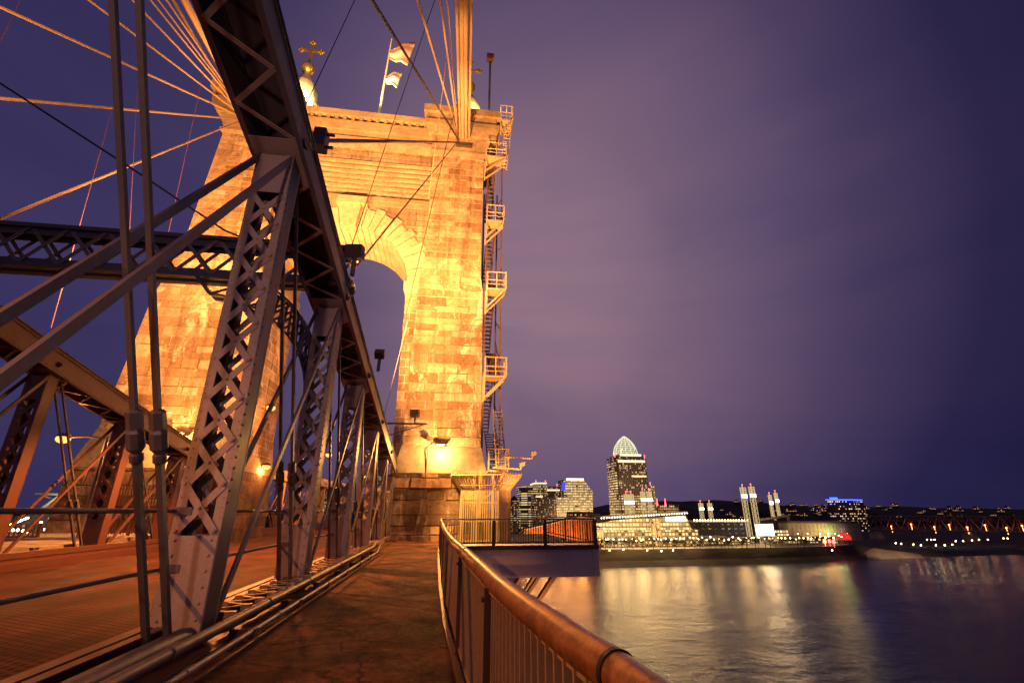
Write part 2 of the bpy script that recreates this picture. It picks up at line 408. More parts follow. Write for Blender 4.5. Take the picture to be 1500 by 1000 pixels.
# walkway (right of the truss) and lookout deck share one level
b = MB()
b.prism([(-2.42, -4, -.12), (.74, -4, -.12), (.60, 1.5, -.12), (.32, 6.2, -.12), (.18, 9.0, -.12), (0.0, 22.2, -.12), (0.0, 27.35, -.12), (-3.3, 27.35, -.12), (-3.25, 23.5, -.12), (-2.5, 19.0, -.12), (-2.42, 8, -.12)], (0, 0, .12))
tag(b.build('walkway', M['walk']), kind='structure')
b = MB(); b.box(-11.4, -2.45, -6, 240, -.25, -.02)
tag(b.build('roadway', M['grate']), kind='structure')
b = MB(); b.box(-16.2, -12.75, -6, 22.3, .1, .42)
tag(b.build('pavement', M['concrete']), kind='structure')
b = MB(); b.box(-3.42, -3.28, -6, 26.5, -.1, .10)
tag(b.build('kerb', M['steel_rust']), kind='structure')
b = MB(); b.box(-11.55, -11.42, -6, 60, -.1, .17); b.box(-11.75, -11.56, -6, 60, -.1, .42)
tag(b.build('far_kerb', M['steel_rust']), kind='structure')

# ================================================================== TRUSSES
def ztop(Y): return 7.02 - .20 * (Y - 6.8) + (.0045 * max(0, Y - 12) ** 1.55)
def lattice_post(root, xc, Y, zt, mat_side, mat_lace, rivets, flipY=-1):
    hx, hy = .265, .19
    p = MB()
    z0 = .05
    for sx in (-1, 1):
        x = xc + sx * hx
        p.box(x - .012, x + .012, Y - hy, Y + hy, z0, zt)                 # channel web
        if rivets:
            nz = int((zt - 1.6) / .14)
            for k in range(nz): p.rivet((x + sx * .012, Y - .13, 1.6 + k * .14), (sx, 0, 0), .016)
    post = p.build('post', mat_side, root)
    for sx in (-1, 1):
        x = xc + sx * hx
        for sy in (-1, 1):                                                # flange strips turned inward
            f = MB(); xi = sorted((x + sx * .015, x - sx * .098)); yy = sorted((Y + sy * hy, Y + sy * (hy - .02)))
            f.box(xi[0], xi[1], yy[0] - .001, yy[1] + .001, z0, zt); 
            if rivets and sy < 0:
                for k in range(int((zt - 2.0) / .12)): f.rivet((x - sx * .02, Y - hy - .001, 1.3 + k * .12), (0, -1, 0), .012)
            f.build('flange', mat_lace, post)
    for sy in (-1, 1):                                                    # end stay plates
        for (za, zb) in ((z0 + .02, 1.22), (zt - .75, zt - .03)):
            f = MB(); yy = sorted((Y + sy * (hy + .003), Y + sy * (hy + .016)))
            f.box(xc - hx - .01, xc + hx + .01, yy[0], yy[1], za, zb)
            if rivets and sy < 0:
                k = za + .08
                while k < zb:
                    for sx in (-1, 1): f.rivet((xc + sx * (hx - .06), Y - hy - .016, k), (0, -1, 0), .022)
                    k += .17
            f.build('stay_plate', mat_lace, post)
    pitch = .56; n = max(2, int(round((zt - .75 - 1.22) / pitch))); dz = (zt - .80 - 1.26) / n
    for sy in (-1, 1):
        l = MB()
        for i in range(n):
            za, zb = 1.26 + i * dz, 1.26 + (i + 1) * dz
            for k, (xa, xb) in enumerate(((-1, 1), (1, -1))):
                yy = Y + sy * (hy + .012 + .014 * k)
                l.bar((xc + xa * .222, yy, za), (xc + xb * .222, yy, zb), .088, .012, side=V((0, 1, 0)).cross(V((xb * .444 - xa * .444, 0, dz))))
                if rivets and sy < 0: l.rivet((xc + xa * .222, yy - .006, za + .01), (0, -1, 0), .030)
            if rivets and sy < 0: l.rivet((xc, Y + sy * (hy + .034), (za + zb) / 2), (0, -1, 0), .024)
        l.build('lacing', mat_lace, post)
    return post

XR, XL = -2.97, -12.0
def truss(name, label, xc, Ys, zfun, mats, rivets_at=(), sgn=1, detail=True, bars=True, y_start=None):
    side, lace, chordm, barm = mats
    root = thing(name, (xc, Ys[0], 0), label, 'bridge truss')
    hw, H = .36, .68
    # top chord: two webs, cover plate, flange angles
    b = MB(); lc = MB()
    Yc = Ys[:]
    for i in range(len(Yc) - 1):
        a, c = Yc[i], Yc[i + 1]; za, zc = zfun(a), zfun(c)
        for sx in (-1, 1):
            x = xc + sx * hw
            b.hexa([(x - .014, a, za), (x + .014, a, za), (x + .014, c, zc), (x - .014, c, zc), (x - .014, a, za + H), (x + .014, a, za + H), (x + .014, c, zc + H), (x - .014, c, zc + H)])
            for (dz, ww) in ((-.012, .07), (H - .10, .04)):
                xs = sorted((x - sx * .02, x + sx * ww))
                b.hexa([(xs[0], a, za + dz), (xs[1], a, za + dz), (xs[1], c, zc + dz), (xs[0], c, zc + dz), (xs[0], a, za + dz + .022), (xs[1], a, za + dz + .022), (xs[1], c, zc + dz + .022), (xs[0], c, zc + dz + .022)])
            if detail:
                L = c - a; n = int(L / .16)
                for k in range(n):
                    t = (k + .5) / n
                    for dz in (.07, H - .06):
                        b.rivet((x + sx * .014, a + L * t, za + (zc - za) * t + dz), (sx, 0, 0), .020)
        xs = (xc - hw - .045, xc + hw + .045)
        b.hexa([(xs[0], a, za + H + .003), (xs[1], a, za + H + .003), (xs[1], c, zc + H + .003), (xs[0], c, zc + H + .003), (xs[0], a, za + H + .03), (xs[1], a, za + H + .03), (xs[1], c, zc + H + .03), (xs[0], c, zc + H + .03)])
        # underside lacing and batten plates
        L = c - a; m = max(2, int(L / .62)); m += m % 2
        for k in range(m):
            y0, y1 = a + .45 + (L - .9) * k / m, a + .45 + (L - .9) * (k + 1) / m
            f = lambda y: za + (zc - za) * (y - a) / L - .022
            s0 = -1 if k % 2 else 1
            lc.bar((xc + s0 * hw * .95, y0, f(y0)), (xc - s0 * hw * .95, y1, f(y1)), .075, .014, side=V((0, 0, 1)).cross(V((-2 * s0 * hw, y1 - y0, 0))))
        for (y0, y1) in ((a - .0, a + .45), (c - .45, c - .002)):
            f = lambda y: za + (zc - za) * (y - a) / L - .03
            lc.hexa([(xc - hw, y0, f(y0)), (xc + hw, y0, f(y0)), (xc + hw, y1, f(y1)), (xc - hw, y1, f(y1)), (xc - hw, y0, f(y0) + .014), (xc + hw, y0, f(y0) + .014), (xc + hw, y1, f(y1) + .014), (xc - hw, y1, f(y1) + .014)])
    tc = b.build('top_chord', chordm, root); lc.build('chord_lacing', lace, tc)
    # joint pins on outer web
    for Y in Ys[1:]:
        z = zfun(Y)
        for sx in (-1, 1):
            g = MB(); x = xc + sx * (hw + .014)
            g.tube([(x, Y - .1, z + .3), (x + sx * .06, Y - .1, z + .3)], .085, 10)
            g.tube([(x + sx * .06, Y - .1, z + .3), (x + sx * .10, Y - .1, z + .3)], .05, 6)
            g.build('pin', chordm, root)

    for Y in Ys[1:]:
        lattice_post(root, xc, Y, zfun(Y) - .035, side, lace, Y in rivets_at)
    if bars:
        for i in range(len(Ys) - 1):
            a, c = Ys[i], Ys[i + 1]
            for sx in (-1, 1):
                d = MB(); x = xc + sx * .25
                d.bar((x, c - .12, zfun(c) - .02), (x, a + .1, .12), .042, .095)
                d.build('diagonal_bar', barm, root)
                k = MB(); x = xc + sx * .105 + .05
                p0, p1 = V((x, c - .58, .12)), V((x, a + .42, zfun(a) - .02))
                dd = (p1 - p0).normalized()
                q = p0.lerp(p1, .27 if i == 0 else .30)
                k.bar(p0, q, .058, .06); k.bar(q, p1, .05, .052)
                cb = k.build('counter_bar', M['rod'], root)
                t = MB()
                t.tube([q - dd * .36, q - dd * .34, q - dd * .27, q - dd * .26], [.045, .06, .06, .045], 8)
                t.tube([q - dd * .24, q - dd * .20, q - dd * .04, q], [.052, .08, .08, .06], 8)
                t.tube([q, q + dd * .05, q + dd * .17, q + dd * .19], [.074, .072, .072, .048], 6)
                t.build('turnbuckle', M['rod'], cb)
    # bottom chord
    y0 = Ys[0] if y_start is None else y_start; y1 = Ys[-1]
    near = abs(xc - XR) < .05
    b = MB()
    for x, fl in (((xc - .36, .13), (xc - .17, .10)) if near else ((xc - .36, .10), (xc + .34, .10))):
        b.box(x - .012, x + .012, y0, y1, .012, .24); b.box(x - .012, x + fl, y0, y1, .241, .262)
    b.box(xc - .42, xc + .47, y0, y1, -.012, .012)
    bc = b.build('bottom_chord', side if not near else M['steel_rust'], root)
    l = MB(); y = y0 if not near else 7.2; k = 0
    xa, xb = (xc - .02, xc + .36) if near else (xc - .34, xc + .34)
    while y < y1 - .3:
        p, q = (xa, xb) if k % 2 else (xb, xa)
        l.bar((p, y, .285), (q, y + .26, .285), .055, .012, side=V((0, 0, 1)).cross(V((q - p, .26, 0))))
        l.box(p - .06, p + .06, y - .05, y + .05, .20, .30)
        y += .26; k += 1
    l.build('chord_lacing', lace if not near else M['fence'], bc)
    return root

XR, XL = -2.97, -12.0
YS = [1.5, 6.8, 11.05, 15.3, 19.5, 23.6, 27.0]
mats_r = (M['steel_dark'], M['steel_light'], M['steel'], M['steel'])
mats_l = (M['steel_rust'], M['steel_rust'], M['steel_rust'], M['steel_rust'])
truss('bridge_truss', 'nearest steel bridge truss with laced posts standing between walkway and roadway', XR, YS, ztop, mats_r, rivets_at=(6.8, 11.05, 15.3), y_start=-4)
truss('bridge_truss', 'red brown steel bridge truss on the far side of the roadway before the tower', XL, [-3.0] + YS, lambda Y: ztop(max(Y, 2)) - .02 , mats_l, y_start=-4)
zb = lambda Y: 3.55 + .012 * (Y - 34)
YB = [34.2, 38.4, 42.6, 46.8, 51.0, 55.2, 59.4, 63.6]
truss('bridge_truss', 'yellow lit steel truss beyond the tower seen through the arch on the left', XL, YB, zb, (M['fence'],) * 4, detail=False)
truss('bridge_truss', 'steel truss beyond the tower on the right of the roadway', XR - .3, YB, zb, mats_l, detail=False)

# portal frame over the roadway
root = thing('portal_frame', (-7.4, 11.1, 7), 'laced portal girder with curved knees spanning the roadway between the trusses', 'portal frame')
b = MB()
x0, x1, zu, zl = -12.4, -2.5, 7.82, 6.85
for Yp in (10.93, 11.27):
    b.box(x0, x1, Yp - .09, Yp + .09, zu - .04, zu + .06)
    b.box(x0, x1, Yp - .012, Yp + .012, zu - .2, zu - .04)
    b.box(x0, x1, Yp - .09, Yp + .09, zl - .1, zl)
    b.box(x0, x1, Yp - .012, Yp + .012, zl, zl + .14)
b.build('girder_chord', M['steel_dark'], root)
b = MB()
n = 12
for Yp, s0 in ((10.90, 1), (11.30, 1)):
    for i in range(n):
        xa, xb = x0 + (x1 - x0) * i / n, x0 + (x1 - x0) * (i + 1) / n
        wide = .085
        b.bar((xa, Yp, zl), (xb, Yp, zu), wide, .02, side=V((0, 1, 0)).cross(V((xb - xa, 0, zu - zl))))
        b.bar((xa, Yp + .024, zu), (xb, Yp + .024, zl), wide, .02, side=V((0, 1, 0)).cross(V((xb - xa, 0, zl - zu))))
b.build('lattice', M['steel'], root)
for sx in (1, -1):
    k = MB()
    xc, pts, pts2, q_ = (XR - .25, [], [], 1.0) if sx > 0 else (XL + .25, [], [], .42)
    for i in range(13):
        t = i / 12 * PI / 2
        pts.append((xc - sx * q_ * (2.1 - 2.1 * math.sin(t)), 0, zl - .05 - q_ * 2.1 * (1 - math.cos(t))))
        pts2.append((xc - sx * q_ * (2.9 - 2.9 * math.sin(t)), 0, zl - .05 - q_ * (.42 + 2.5 * (1 - math.cos(t))) if i else zl - .05))
    for Yp in (10.95, 11.25):
        for P in (pts, pts2):
            for a, c in zip(P[:-1], P[1:]): k.bar((a[0], Yp, a[2]), (c[0], Yp, c[2]), .16, .045, side=(0, 1, 0))
        for i in range(1, 12):
            k.bar((pts[i][0], Yp, pts[i][2]), (pts2[i + 1][0], Yp, pts2[i + 1][2]), .03, .05, side=(0, 1, 0))
            k.bar((pts[i + 1][0], Yp, pts[i + 1][2]), (pts2[i][0], Yp, pts2[i][2]), .03, .05, side=(0, 1, 0))
    k.build('knee_brace', M['steel_dark'], root)

# guard cables along the roadway side and pipes along the bottom chord
for z, lab in ((1.5, 'upper guard rail pipe running along the roadway side of the near truss'), (.86, 'lower guard rail pipe running along the roadway side of the near truss')):
    b = MB(); b.tube([(-3.24, -4, z), (-3.24, 26.5, z)], .024, 8)
    for Y in YS[1:]: b.box(-3.27, -3.05, Y - .22, Y - .14, z - .045, z + .045)
    tag(b.build('guard_rail', M['steel'], smooth=False), lab, 'guard rail')
pipes = [((-2.26, .10), .036, -4, 26, 'steel_light', 'pale thin conduit lying outermost along the walkway edge of the near truss'),
         ((-2.43, .26), .058, -4, 26, 'steel', 'long pipe with sleeves fixed along the walkway face of the near truss'),
         ((-2.80, .17), .105, -4, 6.45, 'steel_dark', 'thick blue pipe ending with a cap at the first laced post'),
         ((-2.66, .13), .07, 7.2, 26, 'steel_dark', 'dark pipe inside the foot of the near truss beyond the first laced post')]
for (x, z), r, ya, yend, m, lab in pipes:
    b = MB()
    if yend < 10: b.tube([(x, ya, z), (x, yend, z)], r, 16); b.tube([(x, yend, z), (x, yend + .12, z)], r * .8, 16)
    else:
        b.tube([(x, ya, z), (x, 19.0, z), (x - .35, 22.5, z), (x - .55, 26, z)], r, 10)
        for Y in (1, 3.4, 5.4, 8, 10.2, 13, 16, 19):
            if Y > ya: b.tube([(x, Y, z), (x, Y + .16, z)], r * 1.2, 10)
    tag(b.build('pipe', M[m], smooth=True), lab, 'pipe')
b = MB()
b.box(-2.20, -2.15, -4, 19, .003, .05)
for i in range(12): b.box(-2.52, -2.21, -3 + i * 2.0, -2.9 + i * 2.0, .005, .13)
tag(b.build('pipe_rack', M['steel_rust']), 'low steel rack of cross brackets under the pipes at the walkway edge', 'pipe rack')

# ================================================================== TOWER
tower = thing('bridge_tower', (-7.1, 27.4, 0), 'tall floodlit stone bridge tower with a round arch over the roadway', 'bridge tower')
YBK = 33.2
def courses(secs, rh, bw, depth, seed):
    """ashlar courses standing proud of the core's front face, every block its own size and projection"""
    r2 = random.Random(seed); b = MB(); z = secs[0][0] + .01; zend = secs[-1][0]
    def at(z):
        for p, q in zip(secs[:-1], secs[1:]):
            if p[0] <= z <= q[0]:
                t = (z - p[0]) / (q[0] - p[0]); return [p[k] + (q[k] - p[k]) * t for k in range(1, 4)]
        return secs[-1][1:4]
    while z < zend - .08:
        h = min(rh * r2.uniform(.72, 1.22), zend - z)
        if zend - z - h < .15: h = zend - z
        x0, x1, y0 = at(z); X0, X1, Y0 = at(z + h)
        xs = [0]; w_ = x1 - x0
        while xs[-1] < w_:
            xs.append(xs[-1] + bw * r2.uniform(.55, 1.45))
        xs[-1] = w_
        if len(xs) > 2 and xs[-1] - xs[-2] < .3: xs.pop(-2)
        for a_, c_ in zip(xs[:-1], xs[1:]):
            g = .013; pr = depth * r2.uniform(.25, 1.0); e = r2.uniform(.012, .035)
            f = lambda u, top: (X0 if top else x0) + u / w_ * ((X1 - X0) if top else w_)
            zz0, zz1 = z + g, z + h - g
            t1, t2 = r2.uniform(-.012, .012), r2.uniform(-.012, .012)
            bk = [(f(a_, 0) + g, y0 + .05, zz0), (f(c_, 0) - g, y0 + .05, zz0), (f(c_, 1) - g, Y0 + .05, zz1), (f(a_, 1) + g, Y0 + .05, zz1)]
            fr_ = [(f(a_, 0) + g + e, y0 - pr + t1, zz0 + e), (f(c_, 0) - g - e, y0 - pr - t2, zz0 + e), (f(c_, 1) - g - e, Y0 - pr + t2, zz1 - e), (f(a_, 1) + g + e, Y0 - pr - t1, zz1 - e)]
            b.hexa(bk + fr_)
        z += h
    return b
def pier(sections, upper, wt, base, cap):
    sd = int(abs(sections[0][1]) * 10)
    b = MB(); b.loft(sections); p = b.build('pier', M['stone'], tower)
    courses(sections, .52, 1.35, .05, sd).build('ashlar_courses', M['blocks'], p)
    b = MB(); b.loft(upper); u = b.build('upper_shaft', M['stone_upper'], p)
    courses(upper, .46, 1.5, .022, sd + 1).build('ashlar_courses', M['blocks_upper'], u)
    b = MB(); b.loft(wt); b.build('water_table', M['trim'], p)
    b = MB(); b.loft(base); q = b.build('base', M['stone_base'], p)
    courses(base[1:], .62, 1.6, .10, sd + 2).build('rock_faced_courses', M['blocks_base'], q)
    b = MB()
    for s_ in cap: b.loft(s_)
    b.build('cap', M['darktrim'], p)
    return p
pier([(5.0, -2.48, 2.06, 27.7, YBK), (15.2, -2.26, 1.96, 27.9, YBK), (16.2, -2.16, 1.80, 28.0, YBK)], [(16.2, -2.16, 1.80, 28.0, YBK), (17.8, -1.97, 1.79, 28.05, YBK), (26.2, -1.93, 1.82, 28.1, YBK)],
     [(3.5, -2.84, 2.40, 27.38, YBK + .2), (3.75, -2.80, 2.34, 27.42, YBK + .2), (5.0, -2.485, 2.065, 27.69, YBK + .1)],
     [(-27, -3.2, 2.8, 27.0, YBK + .6), (-.4, -2.95, 2.5, 27.36, YBK + .3), (3.5, -2.83, 2.38, 27.40, YBK + .19)],
     [[(26.2, -1.96, 1.85, 28.06, YBK + .02), (26.45, -2.08, 2.0, 27.95, YBK + .1), (26.6, -2.08, 2.0, 27.95, YBK + .1)],
      [(26.6, -2.0, 1.93, 28.02, YBK), (27.8, -2.1, 2.35, 27.9, YBK)],
      [(27.8, -2.35, 2.7, 27.65, YBK + .2), (28.5, -2.6, 2.9, 27.45, YBK + .3), (28.9, -2.6, 2.9, 27.45, YBK + .3)],
      [(28.9, -2.45, 2.7, 27.65, YBK), (29.6, -2.45, 2.7, 27.65, YBK)],
      [(29.6, -2.75, 3.06, 27.4, YBK + .3), (30.2, -2.75, 3.06, 27.4, YBK + .3), (30.5, -2.3, 2.6, 27.8, YBK)]])
pier([(5.6, -18.35, -11.5, 27.7, YBK), (9.7, -17.97, -11.62, 27.8, YBK), (13.4, -17.71, -11.75, 27.9, YBK), (15.2, -17.3, -11.9, 27.95, YBK)], [(15.2, -17.3, -11.9, 27.95, YBK), (18.2, -16.84, -12.2, 28.05, YBK), (26.2, -16.38, -12.25, 28.1, YBK)],
     [(3.6, -18.95, -11.12, 27.38, YBK + .2), (3.85, -18.9, -11.14, 27.42, YBK + .2), (5.6, -18.36, -11.3, 27.69, YBK + .1)],
     [(-27, -20.2, -10.9, 27.0, YBK + .6), (-.4, -19.2, -11.0, 27.36, YBK + .3), (3.6, -18.93, -11.1, 27.40, YBK + .19)],
     [[(26.2, -16.42, -12.2, 28.06, YBK + .02), (26.45, -16.6, -12.1, 27.95, YBK + .1), (26.6, -16.6, -12.1, 27.95, YBK + .1)],
      [(26.6, -16.4, -12.2, 28.02, YBK), (27.8, -16.7, -12.1, 27.9, YBK)],
      [(27.8, -17.0, -11.9, 27.65, YBK + .2), (28.5, -17.3, -11.6, 27.45, YBK + .3), (28.9, -17.3, -11.6, 27.45, YBK + .3)],
      [(28.9, -17.1, -11.8, 27.65, YBK), (29.6, -17.1, -11.8, 27.65, YBK)],
      [(29.6, -17.6, -11.5, 27.4, YBK + .3), (30.2, -17.6, -11.5, 27.4, YBK + .3), (30.5, -17.2, -11.9, 27.8, YBK)]])
# recessed jambs with impost bands
for xa, xb in ((-3.05, -2.2), (-12.0, -11.2)):
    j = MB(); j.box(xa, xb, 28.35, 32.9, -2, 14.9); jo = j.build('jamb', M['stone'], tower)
    j = MB(); j.loft([(14.9, xa - .08, xb + .08, 28.25, 33), (15.15, xa - .16, xb + .16, 28.17, 33.08), (15.7, xa - .16, xb + .16, 28.17, 33.08)]); j.build('impost', M['trim'], jo)
# spandrel wall with arch opening
cx, cz, ri, ro = -7.12, 15.7, 4.07, 5.55
b = MB(); n = 40; rr = 4.35
top = 28.35; yf, yb_ = 28.6, 32.75
fr = []
for i in range(n + 1):
    t = PI * i / n; fr.append((cx + rr * math.cos(t), cz + rr * math.sin(t)))
for i in range(n):
    (xa, za), (xb, zb_) = fr[i], fr[i + 1]
    b.add([(xa, yf, za), (xb, yf, zb_), (xb, yf, top), (xa, yf, top)], [(0, 1, 2, 3)])
    b.add([(xa, yb_, za), (xb, yb_, zb_), (xb, yb_, top), (xa, yb_, top)], [(3, 2, 1, 0)])
    b.add([(xa, yf, za), (xb, yf, zb_), (xb, yb_, zb_), (xa, yb_, za)], [(3, 2, 1, 0)])
    b.add([(xa, yf, top), (xb, yf, top), (xb, yb_, top), (xa, yb_, top)], [(0, 1, 2, 3)])
b.box(cx + rr + .002, -1.5, yf, yb_, 15.72, top); b.box(-12.6, cx - rr - .002, yf, yb_, 15.72, top)
wall = b.build('spandrel_wall', M['stone_wall'], tower, fixn=False)
# voussoirs
b = MB(); n = 27
for i in range(n):
    t0, t1 = PI * i / n + .006, PI * (i + 1) / n - .006
    o_ = ro + (.24 if i % 2 == 0 else 0); yo = 28.42 - (.05 if i % 2 == 0 else 0)
    pts = [(cx + ri * math.cos(t0), cz + ri * math.sin(t0)), (cx + o_ * math.cos(t0), cz + o_ * math.sin(t0)), (cx + o_ * math.cos(t1), cz + o_ * math.sin(t1)), (cx + ri * math.cos(t1), cz + ri * math.sin(t1))]
    b.prism([(x, yo, z) for x, z in pts], (0, 32.9 - yo, 0))
b.build('arch_ring', M['soffit'], tower)
b = MB(); b.loft([(19.55, -7.5, -6.72, 28.0, 29), (21.2, -7.75, -6.48, 27.9, 29)]); b.box(-8.1, -6.1, 27.8, 29, 21.2, 21.75); b.build('keystone', M['trim'], tower)
b = MB(); b.box(-12.2, -1.95, 28.35, 32.9, 21.9, 22.2); b.box(-12.2, -1.95, 28.48, 32.8, 21.6, 21.9); b.build('string_course', M['darktrim'], tower)
b = MB()
for i in range(7): b.box(-12.2, -1.95, 28.53 - .012 * i, 28.62, 22.55 + i * .42, 22.55 + i * .42 + .2)
b.build('stepped_courses', M['trim'], tower)
b = MB(); b.loft([(26.4, -12.2, -1.95, 28.5, 32.8), (26.9, -12.2, -1.95, 28.25, 32.9), (27.15, -12.2, -1.95, 28.2, 32.9)])
b.loft([(27.15, -12.2, -1.95, 28.4, 32.8), (27.7, -12.2, -1.95, 28.35, 32.8)]); b.loft([(27.7, -12.2, -1.95, 28.1, 32.9), (28.36, -12.2, -1.95, 27.95, 33)])
b.build('cornice', M['darktrim'], tower)
p = MB()
for i in range(18):
    xa = -12.1 + i * .585; p.box(xa, xa + .24, 28.05, 28.5, 28.36, 28.85)
p.box(-12.2, -1.95, 27.98, 28.6, 28.85, 29.35)
p.build('parapet', M['trim'], tower)
# turrets with gilded ball and cross
for tx in (-12.9, .55):
    b = MB(); b.box(tx - 1.5, tx + 1.5, 29.5, 32.5, 30.3, 31.2); b.lathe((tx, 31, 31.2), [(1.25, 0), (1.25, .9), (1.4, 1.0), (1.4, 1.2), (1.1, 1.3)], 12)
    tr = b.build('turret', M['dome'], tower)
    b = MB(); b.lathe((tx, 31, 32.4), [(1.1, 0), (1.18, .5), (1.12, 1.2), (.9, 1.9), (.55, 2.6), (.28, 3.1), (.2, 3.4)], 12); b.build('dome', M['dome'], tr, smooth=False)
    b = MB(); b.ball((tx, 31, 36.3), .55, 16, 10); b.tube([(tx, 31, 36.8), (tx, 31, 37.4)], .09, 8); b.build('ball', M['gold'], tr, smooth=True)
    b = MB()
    b.box(tx - .10, tx + .10, 30.93, 31.07, 37.3, 39.2); b.box(tx - .8, tx + .8, 30.935, 31.065, 38.2, 38.4)
    for (ex, ez) in ((-.8, 38.3), (.8, 38.3), (0, 39.25)):
        for (qx, qz) in ((.16, 0), (-.16, 0), (0, .16), (0, -.16)): b.ball((tx + ex + qx, 31, ez + qz), .15, 8, 5)
    b.build('cross', M['gold'], tr)
    lamp('POINT', 'turret_light', (tx + .9, 29.0, 31.9), 1100, (1, .66, .22), size=.2)
lampb = MB(); lampb.ball((.35, 28.9, 31.0), .24, 10, 6)
tag(lampb.build('roof_lamp', M['lamp_sodium']), 'bright round lamp glowing on the top of the right tower pier', 'lamp')
# light mast on right pier top
r_ = thing('light_mast', (2.3, 30.5, 30.4), 'thin mast with a small box lamp on the right corner of the tower top', 'light mast')
b = MB(); b.tube([(2.3, 30.5, 30.3), (2.32, 30.5, 39.2)], .09, 8); b.build('pole', M['black'], r_)
b = MB(); b.box(2.0, 2.65, 30.2, 30.7, 39.2, 39.75); b.box(2.1, 2.4, 30.0, 30.2, 38.8, 39.2); b.build('lamp_head', M['steel_rust'], r_)

# flag pole
r_ = thing('flagpole', (-6.6, 30.5, 28.4), 'slender flagpole with two flags on the tower parapet above the arch', 'flagpole')
b = MB(); b.tube([(-6.62, 30.5, 28.35), (-6.62, 30.5, 32), (-6.35, 30.5, 40.3)], [.11, .10, .05], 8); b.build('pole', M['dome'], r_)
def flag(x0, z0, L, H, name, m, droop):
    b = MB(); n, k = 14, 8
    vs = []; fs = []
    for i in range(n + 1):
        for j in range(k + 1):
            u, v_ = i / n, j / k
            spread = .35 + .65 * min(1, u * 1.2)
            x = x0 + L * u * (.75 + .25 * v_); z = z0 - H * .45 + droop * u ** 1.2 + (v_ - .5) * H * spread
            y = 30.5 + .25 * math.sin(u * 7 + v_ * 1.5) * u + .08 * math.sin(v_ * 9)
            vs.append((x, y, z))
    for i in range(n):
        for j in range(k): a = i * (k + 1) + j; fs.append((a, a + k + 1, a + k + 2, a + 1))
    b.add(vs, fs); o = b.build(name, m, r_, smooth=True)
    md = o.modifiers.new('thick', 'SOLIDIFY'); md.thickness = .03
def flag_mat(name, ca, cb, sc_):
    s = N(name); sp = s.n('ShaderNodeSeparateXYZ', i_0=s.obj())
    f = s.math('LESS_THAN', s.math('FRACT', s.math('MULTIPLY', sp.outputs[2], sc_)), .5)
    return s.out(Base_Color=s.mix(f, c4(*ca), c4(*cb)), Roughness=.8)
flag(-6.35, 39.8, 2.0, 3.0, 'upper_flag', flag_mat('pale_peach_cloth', (.72, .46, .36), (.76, .58, .48), .7), .6)
flag(-6.5, 36.4, 1.3, 1.9, 'lower_flag', flag_mat('pale_cloth', (.62, .58, .55), (.70, .66, .60), 1.1), .3)
lamp('SPOT', 'flag_light', (-6.4, 28.9, 29.6), 15000, (1, .60, .30), target=(-5.6, 30.5, 38.5), angle=40)

# wall lamps on both piers
for x, z, lab in ((-.28, 4.95, 'wall lamp with conduit above the walkway on the right tower pier'), (-14.05, 5.3, 'wall lamp on the left tower pier seen between the turnbuckle bars')):
    r_ = thing('wall_lamp', (x, 27.5, z), lab, 'wall lamp')
    b = MB(); b.box(x - .24, x + .24, 27.14, 27.75, z + .04, z + .11); b.prism([(x - .2, 27.18, z + .04), (x + .2, 27.18, z + .04), (x + .2, 27.18, z + .0), (x - .2, 27.18, z + .0)], (0, .3, 0)); b.build('housing', M['trim'], r_)
    b = MB(); b.box(x - .18, x + .18, 27.15, 27.4, z - .07, z - .005); b.build('lens', M['lamp_sodium'], r_)
    b = MB(); b.tube([(x - .75, 27.33, .1), (x - .72, 27.33, 3.4), (x - .72, 27.5, 4.8)], .03, 6); b.tube([(x - .72, 27.5, 4.8), (x - .3, 27.4, z + .12)], .025, 6); b.box(x - .82, x - .6, 27.38, 27.55, z + .35, z + .58); b.build('conduit', M['stair_dark'], r_)
    lamp('SPOT', 'wall_lamp_light', (x, 26.7, z - .3), 1500, (1, .40, .09), target=(x - .9, 21.5, 0), angle=140, blend=.9, size=.1)
    lamp('POINT', 'wall_lamp_light', (x, 26.75, z - .25), 950, (1, .42, .10), size=.10)

# floodlights: bracket by right pier + boxes on both top chords
def floodlight(p, target, lab, arm=None, energy=20000, angle=46, size=(.45, .3, .34), blend=.75):
    p, target = V(p), V(target); d = (target - p).normalized()
    r_ = thing('floodlight', p, lab, 'floodlight')
    a = d.cross(V((0, 0, 1))).normalized(); u = a.cross(d)
    b = MB(); h = [s_ * .5 for s_ in size]
    q = [p + a * sx * h[0] + d * sy * h[1] + u * sz * h[2] for sz in (-1, 1) for sx, sy in ((-1, -1), (1, -1), (1, 1), (-1, 1))]
    b.hexa(q); b.build('housing', M['black'], r_)
    b = MB(); f = p + d * (h[1] + .012)
    b.hexa([f + a * sx * h[0] * .88 + d * sy * .01 + u * sz * h[2] * .85 for sz in (-1, 1) for sx, sy in ((-1, -1), (1, -1), (1, 1), (-1, 1))]); b.build('lens', M['lamp_sodium'], r_)
    b = MB(); b.tube([p - u * h[2], p - V((0, 0, h[2] + .42))], .05, 8)
    if arm: b.bar(arm[0], arm[1], .09, .09); b.bar(arm[2], arm[3], .05, .05)
    b.build('bracket', M['steel'], r_)
    lamp('SPOT', 'flood_beam', p + d * .45, energy, FLOOD, target=target, size=.25, angle=angle, blend=blend)
floodlight((-1.66, 24.6, 6.28), (-1.0, 28, 17), 'dark square floodlight on a bracket arm in front of the right tower pier',
           arm=((-3.2, 24.6, 5.72), (-1.0, 24.6, 5.74), (-3.2, 24.6, 5.0), (-1.2, 24.6, 5.70)), energy=2600, angle=100)
floodlight((-2.18, 9.4, 6.86), (-.2, 28, 12.0), 'floodlight box on the outer edge of the near truss top chord, second from the pier', energy=54000, angle=42, size=(.36, .26, .30))
